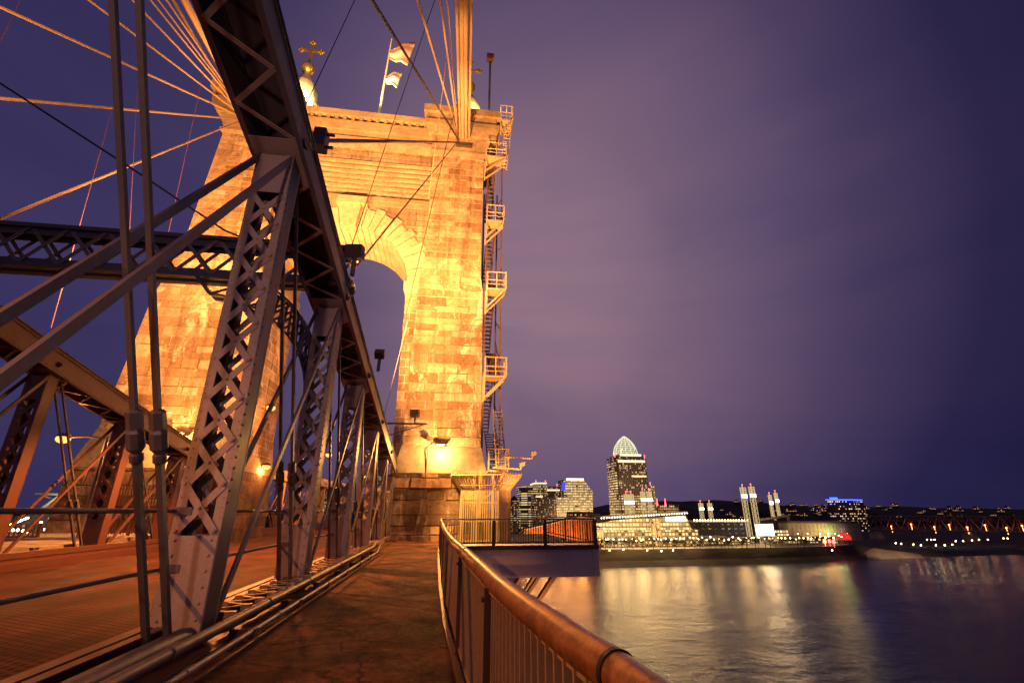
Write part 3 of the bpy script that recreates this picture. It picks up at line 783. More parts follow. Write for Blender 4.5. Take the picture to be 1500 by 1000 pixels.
floodlight((-2.10, 13.8, 5.95), (-1.9, 28, 23.0), 'floodlight box on the near truss top chord closest to the pier', energy=78000, angle=62, size=(.28, .22, .22))
floodlight((-12.6, 9.5, 7.8), (-14.2, 28, 11.5), 'floodlight box on the top chord of the far truss at the portal', energy=48000, angle=42)
floodlight((-12.6, 13.9, 6.6), (-10.5, 28, 22.0), 'floodlight box on the far truss top chord beyond the portal', energy=64000, angle=64)
for x in (-5.2, -10.0): lamp('SPOT', 'arch_uplight', (x, 26.4, 4.2), 5000, FLOOD, target=(-15.6 - x + .2, 31, 17.5), angle=80, size=.2)
# cable floods on the truss chords
lamp('SPOT', 'cable_flood', (-12.9, 7.5, 8.6), 12000, (1, .36, .07), target=(-15.1, 19, 22), angle=70, size=.2)
lamp('SPOT', 'cable_flood', (-2.0, 11.5, 7.4), 15000, (1, .40, .08), target=(0, 20.5, 24), angle=45, size=.2)

# ------------------------------------------------------------------ stair on tower side
stair = thing('fire_stair', (2.8, 28, 0), 'cream steel stair with caged landings climbing the right side of the tower', 'stair')
def landing(x0, x1, y0, y1, z, rail=1.15, brace=True):
    b = MB(); b.box(x0, x1, y0, y1, z - .10, z); pl = b.build('landing', M['stair'], stair)
    b = MB()
    P = [(x0, y0), (x1, y0), (x1, y1), (x0, y1)]
    for i, (xa, ya) in enumerate(P[:3]):
        b.box(xa - .04, xa + .04, ya - .04, ya + .04, z, z + rail + .02)
    b.box((x0 + x1) / 2 - .03, (x0 + x1) / 2 + .03, y0 - .03, y0 + .03, z, z + rail)
    for h in (rail * .5, rail):
        b.bar((x0, y0, z + h), (x1, y0, z + h), .05, .05); b.bar((x1, y0, z + h), (x1, y1, z + h), .05, .05)
    b.bar((x0, y0, z + rail * .25), (x1, y0, z + rail * .25), .03, .03); b.build('railing', M['stair'], pl)
    if brace:
        b = MB()
        for y in (y0 + .06, y1 - .06):
            b.bar((x1 - .1, y, z - .1), (x0 - .02, y, z - 1.35), .10, .12)
            b.bar((x0 - .02, y, z - 1.45), (x0 - .02, y, z + .2), .09, .09)
        b.build('bracket', M['stair'], pl)
LZ = [3.62, 9.08, 14.86, 19.98, 25.35]
LX = [(2.4, 3.5), (2.12, 3.4), (2.15, 3.36), (2.05, 3.2), (1.9, 3.32)]
for (xa, xb), z in zip(LX, LZ): landing(xa, xb, 26.7 if z > 5 else 26.4, 27.7, z, brace=z > 5)
landing(2.95, 3.82, 26.9, 28.4, 29.0, rail=1.3)
for i in range(4):      # flights seen from beneath
    za, zm, zb2 = LZ[i], (LZ[i] + LZ[i + 1]) / 2, LZ[i + 1]
    for (z0, z1, ya, yb2, x) in ((za, zm, 27.75, 31.2, 2.85), (zm, zb2, 31.2, 27.75, 2.45)):
        b = MB()
        for sx in (-.3, .3): b.bar((x + sx, ya, z0), (x + sx, yb2, z1), .04, .22)
        for k in range(14):
            t = (k + .5) / 14; y = ya + (yb2 - ya) * t; z = z0 + (z1 - z0) * t
            b.box(x - .28, x + .28, y - .14, y + .14, z - .02, z + .02)
            if k % 3 == 0: b.box(x + .28, x + .32, y - .02, y + .02, z, z + 1)
        b.bar((x + .3, ya, z0 + 1), (x + .3, yb2, z1 + 1), .04, .05)
        b.build('flight', M['stair_dark'], stair)
b = MB()
for y in (27.85, 31.1):
    for x in (2.12, 3.16): b.box(x - .05, x + .05, y - .05, y + .05, 0, 25.3)
for k in range(12): b.bar((3.16, 27.85, 2 * k + .5), (3.16, 31.1, 2 * k + 2.3), .05, .05)
b.build('stair_frame', M['stair_dark'], stair)
b = MB()   # ladder to the top landing
for x in (2.98, 3.42): b.bar((x, 27.2, 24.6), (x + .36, 27.2, 29.0), .06, .06)
for k in range(13):
    t = (k + .5) / 13; b.bar((2.98 + .36 * t, 27.2, 24.6 + 4.4 * t), (3.42 + .36 * t, 27.2, 24.6 + 4.4 * t), .05, .05)
b.build('ladder', M['stair'], stair)
b = MB()   # steep flight to bottom landing
for x in (2.85, 3.35): b.bar((x, 26.3, 3.65), (x - .1, 27.8, 7.2), .06, .2)
for k in range(14):
    t = (k + .5) / 14; b.box(2.86 - .1 * t, 3.34 - .1 * t, 26.3 + 1.5 * t - .08, 26.3 + 1.5 * t + .08, 3.65 + 3.55 * t, 3.69 + 3.55 * t)
b.build('flight', M['stair'], stair)
lamp('SPOT', 'stair_fill', (6.6, 23.2, .7), 3600, FLOOD, target=(3.0, 27.4, 11), angle=100, size=.2)  # added fill without a fixture, brightens the stair
lamp('SPOT', 'cage_fill', (-.9, 23.2, 5.4), 7000, (1, .5, .12), target=(2.4, 25.3, 1.2), angle=80, size=.15)  # added fill without a fixture, brightens the cage pickets
# two arms carrying fixtures beside the bottom landing
for (p0, p1, lab) in (((3.3, 26.4, 4.32), (4.75, 26.0, 4.22), 'upper floodlight on a long bent arm right of the spiked cage'), ((2.6, 26.2, 3.72), (4.1, 25.9, 3.62), 'lower floodlight on a short arm just above the spiked cage')):
    r_ = thing('arm_floodlight', p1, lab, 'floodlight')
    b = MB(); m_ = V(p0).lerp(V(p1), .75); b.tube([p0, m_, V(p1)], .05, 8); b.build('arm', M['stair'], r_)
    q = V(p1); b = MB(); b.tube([q, q + V((.06, 0, .16))], .05, 8)
    b.hexa([q + V(v) * .72 + V((0, 0, .04)) for v in ((-.08, -.14, .14), (.34, -.14, .22), (.34, .14, .22), (-.08, .14, .14), (-.02, -.14, .42), (.36, -.14, .50), (.36, .14, .50), (-.02, .14, .42))]); b.build('lamp_head', M['stair'], r_)

# ------------------------------------------------------------------ spiked cage at the stair foot
cage = thing('spiked_cage', (2.2, 25, 0), 'tan spiked picket cage flaring outwards around the stair foot', 'fence')
def picket_run(b, P, Q, zt, flare, n):
    P, Q = V(P), V(Q); o = (Q - P).normalized().cross(V((0, 0, 1)))
    for i in range(n + 1):
        p = P.lerp(Q, i / n)
        b.box(p.x - .028, p.x + .028, p.y - .028, p.y + .028, .06, zt)
        tip = p + o * flare + (p - (P + Q) / 2) * .42 + V((0, 0, zt + .72))
        b.bar(p + V((0, 0, zt)), tip, .048, .048); b.bar(tip, tip + o * .03 + V((0, 0, .12)), .02, .02)
    for z in (.12, 1.0, 1.9, zt):
        b.bar(P + V((0, 0, z)), Q + V((0, 0, z)), .05, .05)
    for t in (.35, 1.0):
        f = lambda p: p + o * flare * t + (p - (P + Q) / 2) * .42 * t + V((0, 0, zt + .72 * t))
        b.bar(f(P), f(Q), .06, .06)
for P, Q, n in (((.95, 25.2, 0), (2.75, 24.7, 0), 17), ((2.75, 24.7, 0), (3.45, 25.5, 0), 9), ((3.45, 25.5, 0), (3.45, 27.6, 0), 16), ((.95, 27.2, 0), (.95, 25.2, 0), 12)):
    b = MB(); picket_run(b, P, Q, 2.5, .55, n); b.build('picket_panel', M['fence'], cage)
for p in ((.95, 25.2), (1.75, 24.98), (2.75, 24.7), (3.45, 25.5)):
    b = MB(); b.box(p[0] - .05, p[0] + .05, p[1] - .05, p[1] + .05, 0.01, 2.55); b.bar((p[0], p[1], 2.5), (p[0] + (p[0] - 2.1) * .35, p[1] - .5, 3.3), .09, .09); b.build('post', M['fence'], cage)
b = MB(); b.bar((1.9, 25.6, 1.9), (2.9, 25.5, 2.75), .06, .06); b.bar((1.95, 26.4, .2), (1.95, 26.4, 3.6), .12, .12); b.bar((2.7, 26.6, .2), (2.7, 26.6, 3.6), .12, .12); b.build('stair_leg', M['fence'], cage)

# picket panels closing the gap between the truss end and pier
gap = thing('picket_fence', (-3.2, 24.5, 0), 'bright lit narrow picket fence between the truss end and the right pier', 'fence')
for P, Q, n in (((-3.35, 22.4, 0), (-3.0, 25.2, 0), 22), ((-3.0, 25.2, 0), (-2.78, 27.2, 0), 14)):
    b = MB(); P, Q = V(P), V(Q)
    for i in range(n + 1):
        p = P.lerp(Q, i / n); b.box(p.x - .02, p.x + .02, p.y - .03, p.y + .03, .04, 2.5)
    for z in (.15, 2.0, 2.45): b.bar(P + V((0, 0, z)), Q + V((0, 0, z)), .05, .06)
    b.build('picket_panel', M['fence'], gap)
b = MB()
for p in ((-3.35, 22.4), (-3.0, 25.2), (-2.78, 27.2)): b.box(p[0] - .05, p[0] + .05, p[1] - .05, p[1] + .05, 0.005, 2.6)
b.build('post', M['fence'], gap)

# ------------------------------------------------------------------ lookout platform
plat = thing('lookout_platform', (3.5, 22.5, 0), 'lookout platform with a deep grey girder cantilevered over the river beside the tower', 'platform')
b = MB(); b.box(.02, 7.08, 22.42, 34, -.11, .02); b.build('deck', M['concrete'], plat)
b = MB(); b.box(.02, 7.1, 22.5, 22.54, -1.2, -.12); b.box(7.03, 7.07, 22.55, 34, -1.2, -.12)
b.box(6.86, 7.12, 22.44, 22.5, -1.2, -.12); b.box(.02, 7.12, 22.40, 22.6, -1.24, -1.2)
for i in range(26): b.rivet((.3 + i * .26, 22.5, -.22), (0, -1, 0), .025)
for i in range(7): b.rivet((6.99, 22.44, -1.1 + i * .15), (0, -1, 0), .025)
b.build('girder', M['girder'], plat)
b = MB(); b.box(-.02, 7.14, 22.36, 22.58, -.115, .05); b.build('fascia_angle', M['railblack'], plat)
for yy in (23.0, 26.2, 29.4):
    b = MB(); b.bar((2.3, yy + 1.6, -5.6), (5.2, yy, -1.2), .18, .22); b.bar((1.9, yy + 1.6, -5.2), (4.5, yy, -1.2), .12, .16); b.build('strut', M['steel_rust'], plat)
lamp('SPOT', 'under_deck_flood', (6.3, 21.2, -7), 2600, FLOOD, target=(4.0, 24.5, -3), angle=60)
pr = thing('platform_railing', (3.5, 22.5, .05), 'dark brown picket railing around the edge of the lookout platform', 'railing')
def railing(root, pts, zt, gap_=.115, mat=M['railblack'], bw=.018, z0=.12, postw=.05, post_every=2):
    acc = 0
    for i in range(len(pts) - 1):
        P, Q = V(pts[i]), V(pts[i + 1]); L = (Q - P).length
        b = MB(); b.tube([P + V((0, 0, zt)), Q + V((0, 0, zt))], .032, 8); b.build('top_rail', mat, root)
        b = MB(); n = max(2, int(L / gap_))
        for k in range(n + 1):
            p = P.lerp(Q, k / n); b.box(p.x - bw, p.x + bw, p.y - bw, p.y + bw, z0, zt - .03)
        b.bar(P + V((0, 0, z0)), Q + V((0, 0, z0)), .05, .05)
        b.build('picket_panel', mat, root)
        m_ = max(1, int(round(L / post_every)))
        for k in range(m_ + 1):
            if k == 0 and i > 0: continue
            p = P.lerp(Q, k / m_); b = MB(); b.box(p.x - postw, p.x + postw, p.y - postw, p.y + postw, .0, zt + .0); b.build('post', mat, root)
railing(pr, [(-.02, 22.48, .05), (7.02, 22.48, .05)], 1.10, post_every=2.35, postw=.075)
railing(pr, [(7.02, 22.6, .05), (7.02, 33.5, .05)], 1.10, gap_=1.1, post_every=5.4, postw=.05)

# ------------------------------------------------------------------ near handrail
hr = thing('walkway_railing', (.5, 2, 0), 'bronze tubular handrail with ribbed pickets along the walkway edge in the foreground', 'railing')
RP = [V((.86, -3.0, 1.06)), V((.535, 1.46, 1.06)), V((.49, 1.80, 1.06)), V((.42, 2.55, 1.06)), V((.375, 3.2, 1.06)), V((.275, 5.58, 1.06)), V((.18, 7.4, 1.06)), V((.10, 10.6, 1.06)), V((.03, 16, 1.08)), V((-.04, 22.3, 1.12))]
def rail_at(Y):
    for a, c in zip(RP[:-1], RP[1:]):
        if a.y <= Y <= c.y: return a.lerp(c, (Y - a.y) / (c.y - a.y))
    return RP[-1]
b = MB(); b.tube([rail_at(-3), rail_at(1.535)], .057, 24); b.tube([rail_at(1.545)] + RP[2:], .062, 24); b.build('top_rail', M['rail'], hr, smooth=True)
for Y in (1.54, 5.58, 7.4, 13.5, 18):
    b = MB(); p = rail_at(Y); d = (rail_at(Y + .2) - p).normalized(); L_ = .15 if Y < 2 else .06
    if Y < 2: b.tube([p - d * .012, p + d * .012], .0625, 24)
    else: b.tube([p - d * .04, p + d * .04], .066, 24)
    b.build('collar', M['black'] if Y < 2 else M['rail'], hr, smooth=True)
posts = [-1.0, 1.2, 3.6, 5.95, 8.93, 11.9, 14.9, 17.9, 20.9]
for Y in posts:
    p = rail_at(Y); b = MB(); b.box(p.x - .045, p.x + .012, p.y - .03, p.y + .03, .0, 1.0); b.box(p.x - .07, p.x + .05, p.y - .07, p.y + .07, .0, .02)
    b.tube([(p.x - .05, p.y - .02, .12), (p.x - .02, p.y - .02, .12)], .015, 6); b.tube([(p.x - .065, p.y, .93), (p.x - .02, p.y, .93)], .016, 6); b.build('post', M['railblack'], hr)
for Ya, Yb in zip([-3] + posts, posts + [22.2]):
    b = MB(); n = int((Yb - Ya) / .105)
    for k in range(1, n):
        p = rail_at(Ya + (Yb - Ya) * k / n); b.box(p.x - .012, p.x + .032, p.y - .011, p.y + .011, .10, 1.02)
    pa, pb = rail_at(Ya + .03), rail_at(Yb - .03)
    b.bar((pa.x + .01, pa.y, .09), (pb.x + .01, pb.y, .09), .055, .03)
    b.bar((pa.x + .01, pa.y, .985), (pb.x + .01, pb.y, .985), .055, .03)
    b.build('picket_panel', M['infill'], hr)
b = MB(); pa, pb = rail_at(-3), rail_at(22.2)
for a, c in zip(RP[:-1], RP[1:]): b.bar((a.x - .06, a.y, .018), (c.x - .06, c.y, .018), .07, .03)
b.build('toe_plate', M['steel_rust'], hr)

# ------------------------------------------------------------------ left side of bridge
lp = thing('side_platform', (-16, 23.5, .4), 'orange edged concrete platform left of the roadway before the left pier', 'platform')
b = MB(); b.box(-21, -12.7, 22.4, 27.3, .18, .50); b.build('deck', M['concrete'], lp)
b = MB(); b.box(-21, -12.75, 22.36, 22.4, .30, .50); b.build('edge_angle', M['fence'], lp)
b = MB(); b.box(-21, -16.22, 22.5, 22.6, -1.0, .18); b.build('girder', M['steel_rust'], lp)
lr = thing('picket_railing', (-18, 22.6, .5), 'low picket railing on the side platform left of the roadway', 'railing')
railing(lr, [(-21, 22.7, .42), (-16.05, 22.7, .42)], 1.05, mat=M['steel_rust'], post_every=2.4, gap_=.17, bw=.022)
lf = thing('picket_fence', (-13.8, 24, .5), 'tall red lit picket fence in front of the left tower pier', 'fence')
b = MB()
for i in range(30): b.box(-15.2 + i * .115, -15.2 + i * .115 + .035, 24.0, 24.04, .55, 2.6)
for z in (.6, 2.0, 2.4): b.box(-15.25, -11.75, 23.985, 24.055, z, z + .06)
b.build('picket_panel', M['steel_rust'], lf)
for x in (-15.25, -13.5, -11.75):
    b = MB(); b.box(x - .05, x + .05, 23.96, 24.08, .50, 2.7); b.build('post', M['steel_rust'], lf)

# ------------------------------------------------------------------ street lamps on the bridge
def street_lamp(head, pole_x, lab, energy=500, pole_base=0.0, wall=False):
    hx, hy, hz = head
    r_ = thing('street_lamp', (pole_x, hy, pole_base), lab, 'street lamp')
    sg = 1 if pole_x > hx else -1
    b = MB()
    if not wall: b.tube([(pole_x, hy, pole_base), (pole_x, hy, hz + .05)], [.09, .06], 8)
    else: b.box(pole_x - .12, pole_x + .12, hy - .15, hy + .15, hz - .5, hz + .2)
    b.build('pole', M['steel'], r_)
    b = MB(); b.tube([(pole_x, hy, hz - .02), ((pole_x + hx) / 2, hy, hz + .06), (hx + sg * .2, hy, hz + .02)], .035, 8); b.build('arm', M['steel'], r_)
    b = MB(); b.lathe((hx, hy, hz + .02), [(.20, 0), (.25, .04), (.19, .13), (.06, .17)], 12); hd = b.build('lamp_head', M['black'], r_)
    b = MB(); b.ball((hx, hy, hz - .05), .25, 12, 8, .72); b.build('globe', M['lamp_sodium'], hd, smooth=True)
    lamp('POINT', 'street_or_fill_light', (hx, hy - .05, hz - .32), energy, SOD, size=.12)
street_lamp((-15.75, 22, 4.36), -14.1, 'lit street lamp on an arm left of the left tower pier', 450, .5)
street_lamp((-10.2, 28.6, 7.2), -11.3, 'lit lamp on a bracket high on the inner side of the left pier', 520, 0, wall=True)
street_lamp((-10.9, 31.5, 4.1), -11.35, 'lit lamp low on the inner side of the left pier in the archway', 420, 0, wall=True)
street_lamp((-9.25, 40, 5.78), -11.2, 'lit street lamp beside the yellow truss beyond the arch', 2600, 0)
street_lamp((-6.15, 40, 5.83), -4.3, 'lit street lamp beyond the arch near the right pier', 500, 0)
street_lamp((-9.7, 62, 5.6), -11.2, 'smaller lit street lamp further along the bridge roadway', 500, 0)
street_lamp((-5.3, 58, 5.4), -4.2, 'farthest lit street lamp on the bridge roadway by the right truss', 500, 0)
# unseen lamps without fixtures, added to light the roadway, railing and posts
lamp('SPOT', 'street_or_fill_light', (-7.4, 19.0, 6.2), 7500, SOD, target=(-7.4, 18.5, 0), angle=128, blend=.35, size=.12)
lamp('SPOT', 'street_or_fill_light', (-1.6, -7.0, 2.7), 2100, (1, .45, .34), target=(-3.0, 6.8, 4.2), angle=42, blend=.8, size=.25)  # low fill spot added behind the camera for the post fronts
lamp('SPOT', 'street_or_fill_light', (-8.0, .5, 5.6), 1900, SOD, target=(-7.6, .7, 0), angle=150, blend=.3, size=.10)

# ================================================================== CABLES
def cable(pts, r, lab, m='cable', name='stay_cable', cat='stay cable', group=None, n=6):
    b = MB(); b.tube(pts, r, n); return tag(b.build(name, M[m]), lab, cat, group)
def sag(p, q, s_, n=10):
    p, q = V(p), V(q); return [p.lerp(q, i / n) - V((0, 0, s_ * 4 * (i / n) * (1 - i / n))) for i in range(n + 1)]
SL = V((-15.1, 27.9, 27.6))
def ext(px, py, k=1.0, X=-15.1):
    d = CF + CR * ((px - 750) / F_PX) + CU * ((500 - py) / F_PX); q = V((0, 0, EYE)) + d * (X / d.x)
    return SL + (q - SL) * k
stays = [((0, 143), .055, 'nearly level stay cable crossing the sky left of the tower'), ((0, 320), .055, 'lowest stay cable falling away left from the tower shoulder'),
         ((5, 12), .055, 'stay cable rising to the upper left corner of the picture'), ((130, 0), .05, 'stay cable leaving the top edge just left of the hanger bars'),
         ((203, 10), .05, 'stay cable passing right beside the twin counter bars'), ((220, 0), .045, 'first stay of the tight fan left of the top chord'),
         ((231, 0), .045, 'second stay of the tight fan left of the top chord'), ((243, 0), .045, 'third stay of the tight fan left of the top chord')]
for i, ((px, py), r, lab) in enumerate(stays):
    q = ext(px, py, 1.15); cable([SL + V((0, 0, (.15 * (i - 4)) * .4)), q], r, lab)
pL = ext(256, 0, 1.0); dl = (pL - SL)
b = MB()
b.tube(sag(SL + V((0, 0, .2)), SL + dl * 3.2 + V((0, 0, 3.0)), .3), .20, 8)
b.tube(sag(SL + V((.35, 0, .45)), SL + dl * 3.2 + V((.35, 0, 4.2)), .3), .13, 8)
b.tube(sag(SL + V((-.35, 0, .05)), SL + dl * 3.2 + V((-.35, 0, 2.0)), .3), .08, 6)
tag(b.build('main_cable', M['cable']), 'thick main cable bundle rising from the left side of the tower', 'main cable')
SRt = V((.28, 27.95, 27.7))
b = MB()
for dx, dz, r, ex in ((-.28, 0, .07, -.22), (-.08, .1, .11, -.08), (.16, .05, .10, .06), (.34, .25, .06, .20), (.05, .35, .05, .02), (-.2, .3, .035, -.13), (.42, 0, .04, .28)):
    b.tube(sag(SRt + V((dx, 0, dz)), V((-.50 + ex, 0, 14.6 + dz * 4)), .35), r, 8)
tag(b.build('main_cable', M['cable']), 'thick main cable bundle rising overhead from the right tower pier', 'main cable')
b = MB(); b.box(-.3, .9, 27.75, 28.3, 26.95, 27.15); tag(b.build('cable_saddle', M['cable_dark']), 'dark iron saddle where the right main cable enters the pier', 'cable saddle')
rs = [((545, 0), 11, .055, 'dark stay cable slanting up left in front of the flag', 'cable_dark', (-.1, 27.9, 27.5)),
      ((612, 0), 12, .05, 'lit stay cable to the left of the right main cable', 'cable', (-.3, 27.9, 28.4)),
      ((645, 0), 12, .045, 'lit stay cable hugging the right main cable on its left', 'cable', (-.2, 27.9, 28.2)),
      ((655, 0), 13, .035, 'thin lit stay cable nearest the left of the right main cable', 'cable', (-.25, 27.9, 29.0))]
for (px, py), Y, r, lab, m, s0 in rs:
    p = W(px, py, Y); s0 = V(s0); cable([s0, s0 + (p - s0) * 1.4], r, lab, m)
# rods between cable saddle and truss
r_ = thing('clamped_rod', (-2.45, 8.1, 7.9), 'steel rod with a bolted clamp running from the top chord to the right pier', 'rod')
p0 = W(470, 206, 8.2); b = MB(); b.tube([p0, V((-.2, 27.9, 27.3))], .05, 8); b.build('rod', M['steel'], r_)
b = MB()
b.box(p0.x - .12, p0.x + .12, 8.05, 8.35, p0.z - .22, p0.z + .22)
for z in (-.16, .16): b.tube([(p0.x - .3, 8.2, p0.z + z), (p0.x + .26, 8.2, p0.z + z)], .035, 8)
b.build('clamp', M['steel_dark'], r_)
cable([V((-.25, 27.85, 27.2)), W(520, 392, 12.0)], .028, 'dark rod running from the right saddle down to the top chord floodlight', 'cable_dark', 'suspender_rod', 'suspender rod')
cable([W(0, 122, 8), W(190, 245, 8.3), W(330, 338, 9.0), W(360, 350, 9.2)], .02, 'black wire slanting across the sky behind the twin counter bars', 'cable_dark', 'wire', 'wire')
def hanger(pa, pb, Y, lab, r=.014, m='cable'):
    cable([W(*pa, Y), W(*pb, Y)], r, lab, m, 'suspender_rod', 'suspender rod')
hanger((520, 0), (446, 158), 12, 'thin dark suspender left of the flag reaching the top chord', .016, 'cable_dark')
hanger((637, 0), (510, 375), 14, 'thin dark suspender crossing the tower face and the keystone', .016, 'cable_dark')
hanger((664, 170), (590, 480), 20, 'thin suspender hanging down the left edge of the right pier', .022, 'cable_dark')
hanger((597, 470), (540, 700), 20, 'very thin suspender hanging inside the arch near the right jamb', .014)
hanger((655, 80), (628, 290), 20, 'thin lit suspender beside the right main cable', .02)
for pa, pb, Y, lab in (((166, 155), (75, 480), 17, 'thin suspender from the level stay down to the far truss'), ((302, 90), (246, 345), 20, 'thin suspender hanging nearest the left edge of the tower'),
                       ((30, 0), (-6, 75), 14, 'short thin suspender in the upper left corner'), ((208, 0), (190, 340), 19, 'thin suspender seen just right of the counter bars'), ((196, 60), (180, 110), 19, 'short thin suspender piece between the counter bars')):
    hanger(pa, pb, Y, lab, .011, 'steel_rust')

# ================================================================== FAR BANK AND CITY
def ground():
    b = MB()
    shore = [(-900, 330), (-300, 262), (0, 250), (79.7, 254), (130, 258), (169, 262), (225, 270), (258, 280), (300, 284), (382, 292), (700, 325), (1600, 420)]
    top = [(-900, 360), (-300, 285), (0, 270), (86, 275), (135, 276), (176, 277), (232, 281), (262, 292), (304, 305), (388, 316), (720, 350), (1620, 450)]
    zt = [-18.9] * 8 + [-23.0, -23.4, -23.4, -23.4]
    vs = []; fs = []
    k = len(shore)
    for (x, y) in shore: vs.append((x, y - 3, -26.6))
    for (x, y), (x2, y2) in zip(shore, top): vs.append((x * .5 + x2 * .5, y * .5 + y2 * .5, -23.8))
    for (x, y), z in zip(top, zt): vs.append((x, y, z))
    for (x, y), z in zip(top, zt): vs.append((x * 1.02, y + 90, z + 1.5))
    for (x, y) in top: vs.append((x * 1.2, y + 1500, -6))
    for r_ in range(4):
        for i in range(k - 1): fs.append((r_ * k + i, r_ * k + i + 1, (r_ + 1) * k + i + 1, (r_ + 1) * k + i))
    b.add(vs, fs); tag(b.build('river_bank', M['earth']), kind='structure')
ground()
b = MB(); b.add([(86, 275.6, -18.86), (176, 277.6, -18.86), (232, 281.6, -18.86), (262, 294, -18.8), (262, 330, -18.1), (232, 330, -18.1), (86, 330, -18.1)], [(0, 1, 2, 3, 4, 5, 6)])
tag(b.build('promenade', M['concrete']), kind='structure')
def hills():
    b = MB(); nx, ny = 90, 8; vs = []; fs = []
    for i in range(nx + 1):
        x = -900 + 2600 * i / nx
        for j in range(ny + 1):
            t = j / ny; y = 640 + 260 * t
            prof = 12 + 16 * math.exp(-((x - 480) / 130) ** 2) + 10 * math.exp(-((x - 330) / 70) ** 2) + 8 * math.exp(-((x - 800) / 300) ** 2) + 5 * noise.noise(V((x * .018, y * .01, 3)))
            z = -12 + prof * math.sin(min(1, t * 1.4) * PI / 2) + 2.2 * noise.noise(V((x * .11, y * .11, 1))) + 1.5 * noise.noise(V((x * .31, y * .31, 5)))
            vs.append((x, y, z))
    for i in range(nx):
        for j in range(ny): a = i * (ny + 1) + j; fs.append((a, a + ny + 1, a + ny + 2, a + 1))
    b.add(vs, fs); o = b.build('hills', M['hill']); tag(o, kind='structure')
    return vs
hills()

def slab(mb, px0, px1, py0, py1, Y, depth):
    """a block whose front fills the surveyed rectangle at distance Y"""
    a = W(px0, py0, Y); c = W(px1, py0, Y)
    z0, z1 = W((px0 + px1) / 2, py1, Y).z, max(a.z, c.z); mb.box(a.x, c.x, Y, Y + depth, z0, z1)
    return a.x, c.x, z0, z1
GZ = -18.4
WARM = (1, .64, .24)
F_tower = facade('tower_windows', (.26, .19, .17), 1.5, 1.7, .30, WARM, 1.2, wfill=.55, hfill=.7, dark=(.03, .025, .05))
F_rows = facade('tower_row_windows', (.26, .19, .15), 1.9, 2.0, .80, WARM, 1.5, wfill=.72, hfill=.46)
F_pod = facade('tower_podium_windows', (.40, .32, .20), 1.7, 2.1, .66, WARM, 1.2, wfill=.55, hfill=.55)
F_grid = facade('white_office_windows', (.46, .40, .30), 1.6, 2.1, .92, (1, .66, .26), 1.5, wfill=.8, hfill=.5)
F_grid2 = facade('banded_office_windows', (.32, .28, .23), 1.5, 1.9, .74, (1, .64, .25), 1.3, wfill=.8, hfill=.42)
F_dark = facade('brown_office_windows', (.16, .11, .09), 1.4, 1.8, .42, (1, .62, .28), .95, wfill=.55, hfill=.45)
F_red = facade('dark_red_block_windows', (.10, .05, .05), 2.2, 2.6, .28, (1, .55, .3), 1.0, wfill=.5, hfill=.4)
F_apt = facade('apartment_windows', (.13, .085, .08), 2.0, 2.4, .32, (1, .60, .24), 2.2, wfill=.55, hfill=.42)
F_stad = facade('stadium_glazing', (.24, .18, .10), 2.2, 2.6, .80, (1, .66, .25), 1.9, wfill=.8, hfill=.62)
F_conc = facade('stadium_concourse_glazing', (.18, .15, .10), 2.2, 2.2, .62, (1, .64, .24), 1.9, wfill=.7, hfill=.6)
F_stand = facade('dark_grandstand', (.035, .025, .03), 5, 3.0, .10, (1, .62, .25), 1.2, wfill=.4, hfill=.3)
F_house = facade('house_windows', (.06, .04, .035), 2.4, 2.2, .30, (1, .50, .17), 2.6, wfill=.4, hfill=.4)

# --- crowned skyscraper
sk = thing('skyscraper', (150, 390, GZ), 'tallest lit skyscraper with a glowing arched lattice crown', 'skyscraper')
b = MB(); b.box(138.6, 161.6, 380.8, 405, GZ, 13); b.box(135.2, 137.4, 382.4, 402, GZ, 40); b.build('lower_wall', F_rows, sk)
b = MB(); b.box(137, 161.5, 381, 405, 13.01, 41.5); b.box(138.2, 160.3, 381.8, 404, 41.5, 45.6); b.box(135.4, 139.5, 383, 402, 40.01, 44); b.box(137.41, 138.5, 383, 402, GZ, 40); b.box(159.3, 162.8, 383, 402, GZ, 43)
b.build('wall', F_tower, sk)
b = MB(); b.box(161.7, 166.5, 379, 400, GZ, 21)
b.build('lower_wing', F_pod, sk)
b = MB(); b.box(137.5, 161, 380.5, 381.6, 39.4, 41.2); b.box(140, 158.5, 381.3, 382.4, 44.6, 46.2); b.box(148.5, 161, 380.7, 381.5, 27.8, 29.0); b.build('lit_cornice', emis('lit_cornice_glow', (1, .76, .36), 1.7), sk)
cr = MB(); c0 = V((149.3, 393, 46.2)); RX, RY, H = 10.6, 8.0, 16.6
def par(t, a): rr_ = max(.02, 1 - t ** 2.1) ** .85; return c0 + V((RX * rr_ * math.cos(a), RY * rr_ * math.sin(a), H * t))
for k in range(14): cr.tube([par(i / 10 * .985, k * 2 * PI / 14) for i in range(11)], .17, 5)
for i in range(1, 9): cr.tube([par(i / 9, k * 2 * PI / 20) for k in range(21)], .14, 5, cap=False)
for k in range(14): cr.tube([par(i / 10 * .97, (k + i * .35) * 2 * PI / 14) for i in range(11)], .10, 4)
cr.build('crown_lattice', emis('emissive_crown_lattice', (1, .95, .62), 1.25), sk)  # floodlight on the steel ribs is put in as emission
cr = MB()
prf = [(max(.05, .93 * max(.02, 1 - t ** 2.1) ** .85), t) for t in [k / 10 * .97 for k in range(11)]]
cr.add([c0 + V((RX * r_ * math.cos(k * PI / 10), RY * r_ * math.sin(k * PI / 10), H * t)) for r_, t in prf for k in range(20)], [(i * 20 + k, i * 20 + (k + 1) % 20, i * 20 + 20 + (k + 1) % 20, i * 20 + 20 + k) for i in range(10) for k in range(20)])
cr.build('crown_glass', emis('lit_crown_glass', (.95, .85, .48), .42), sk)
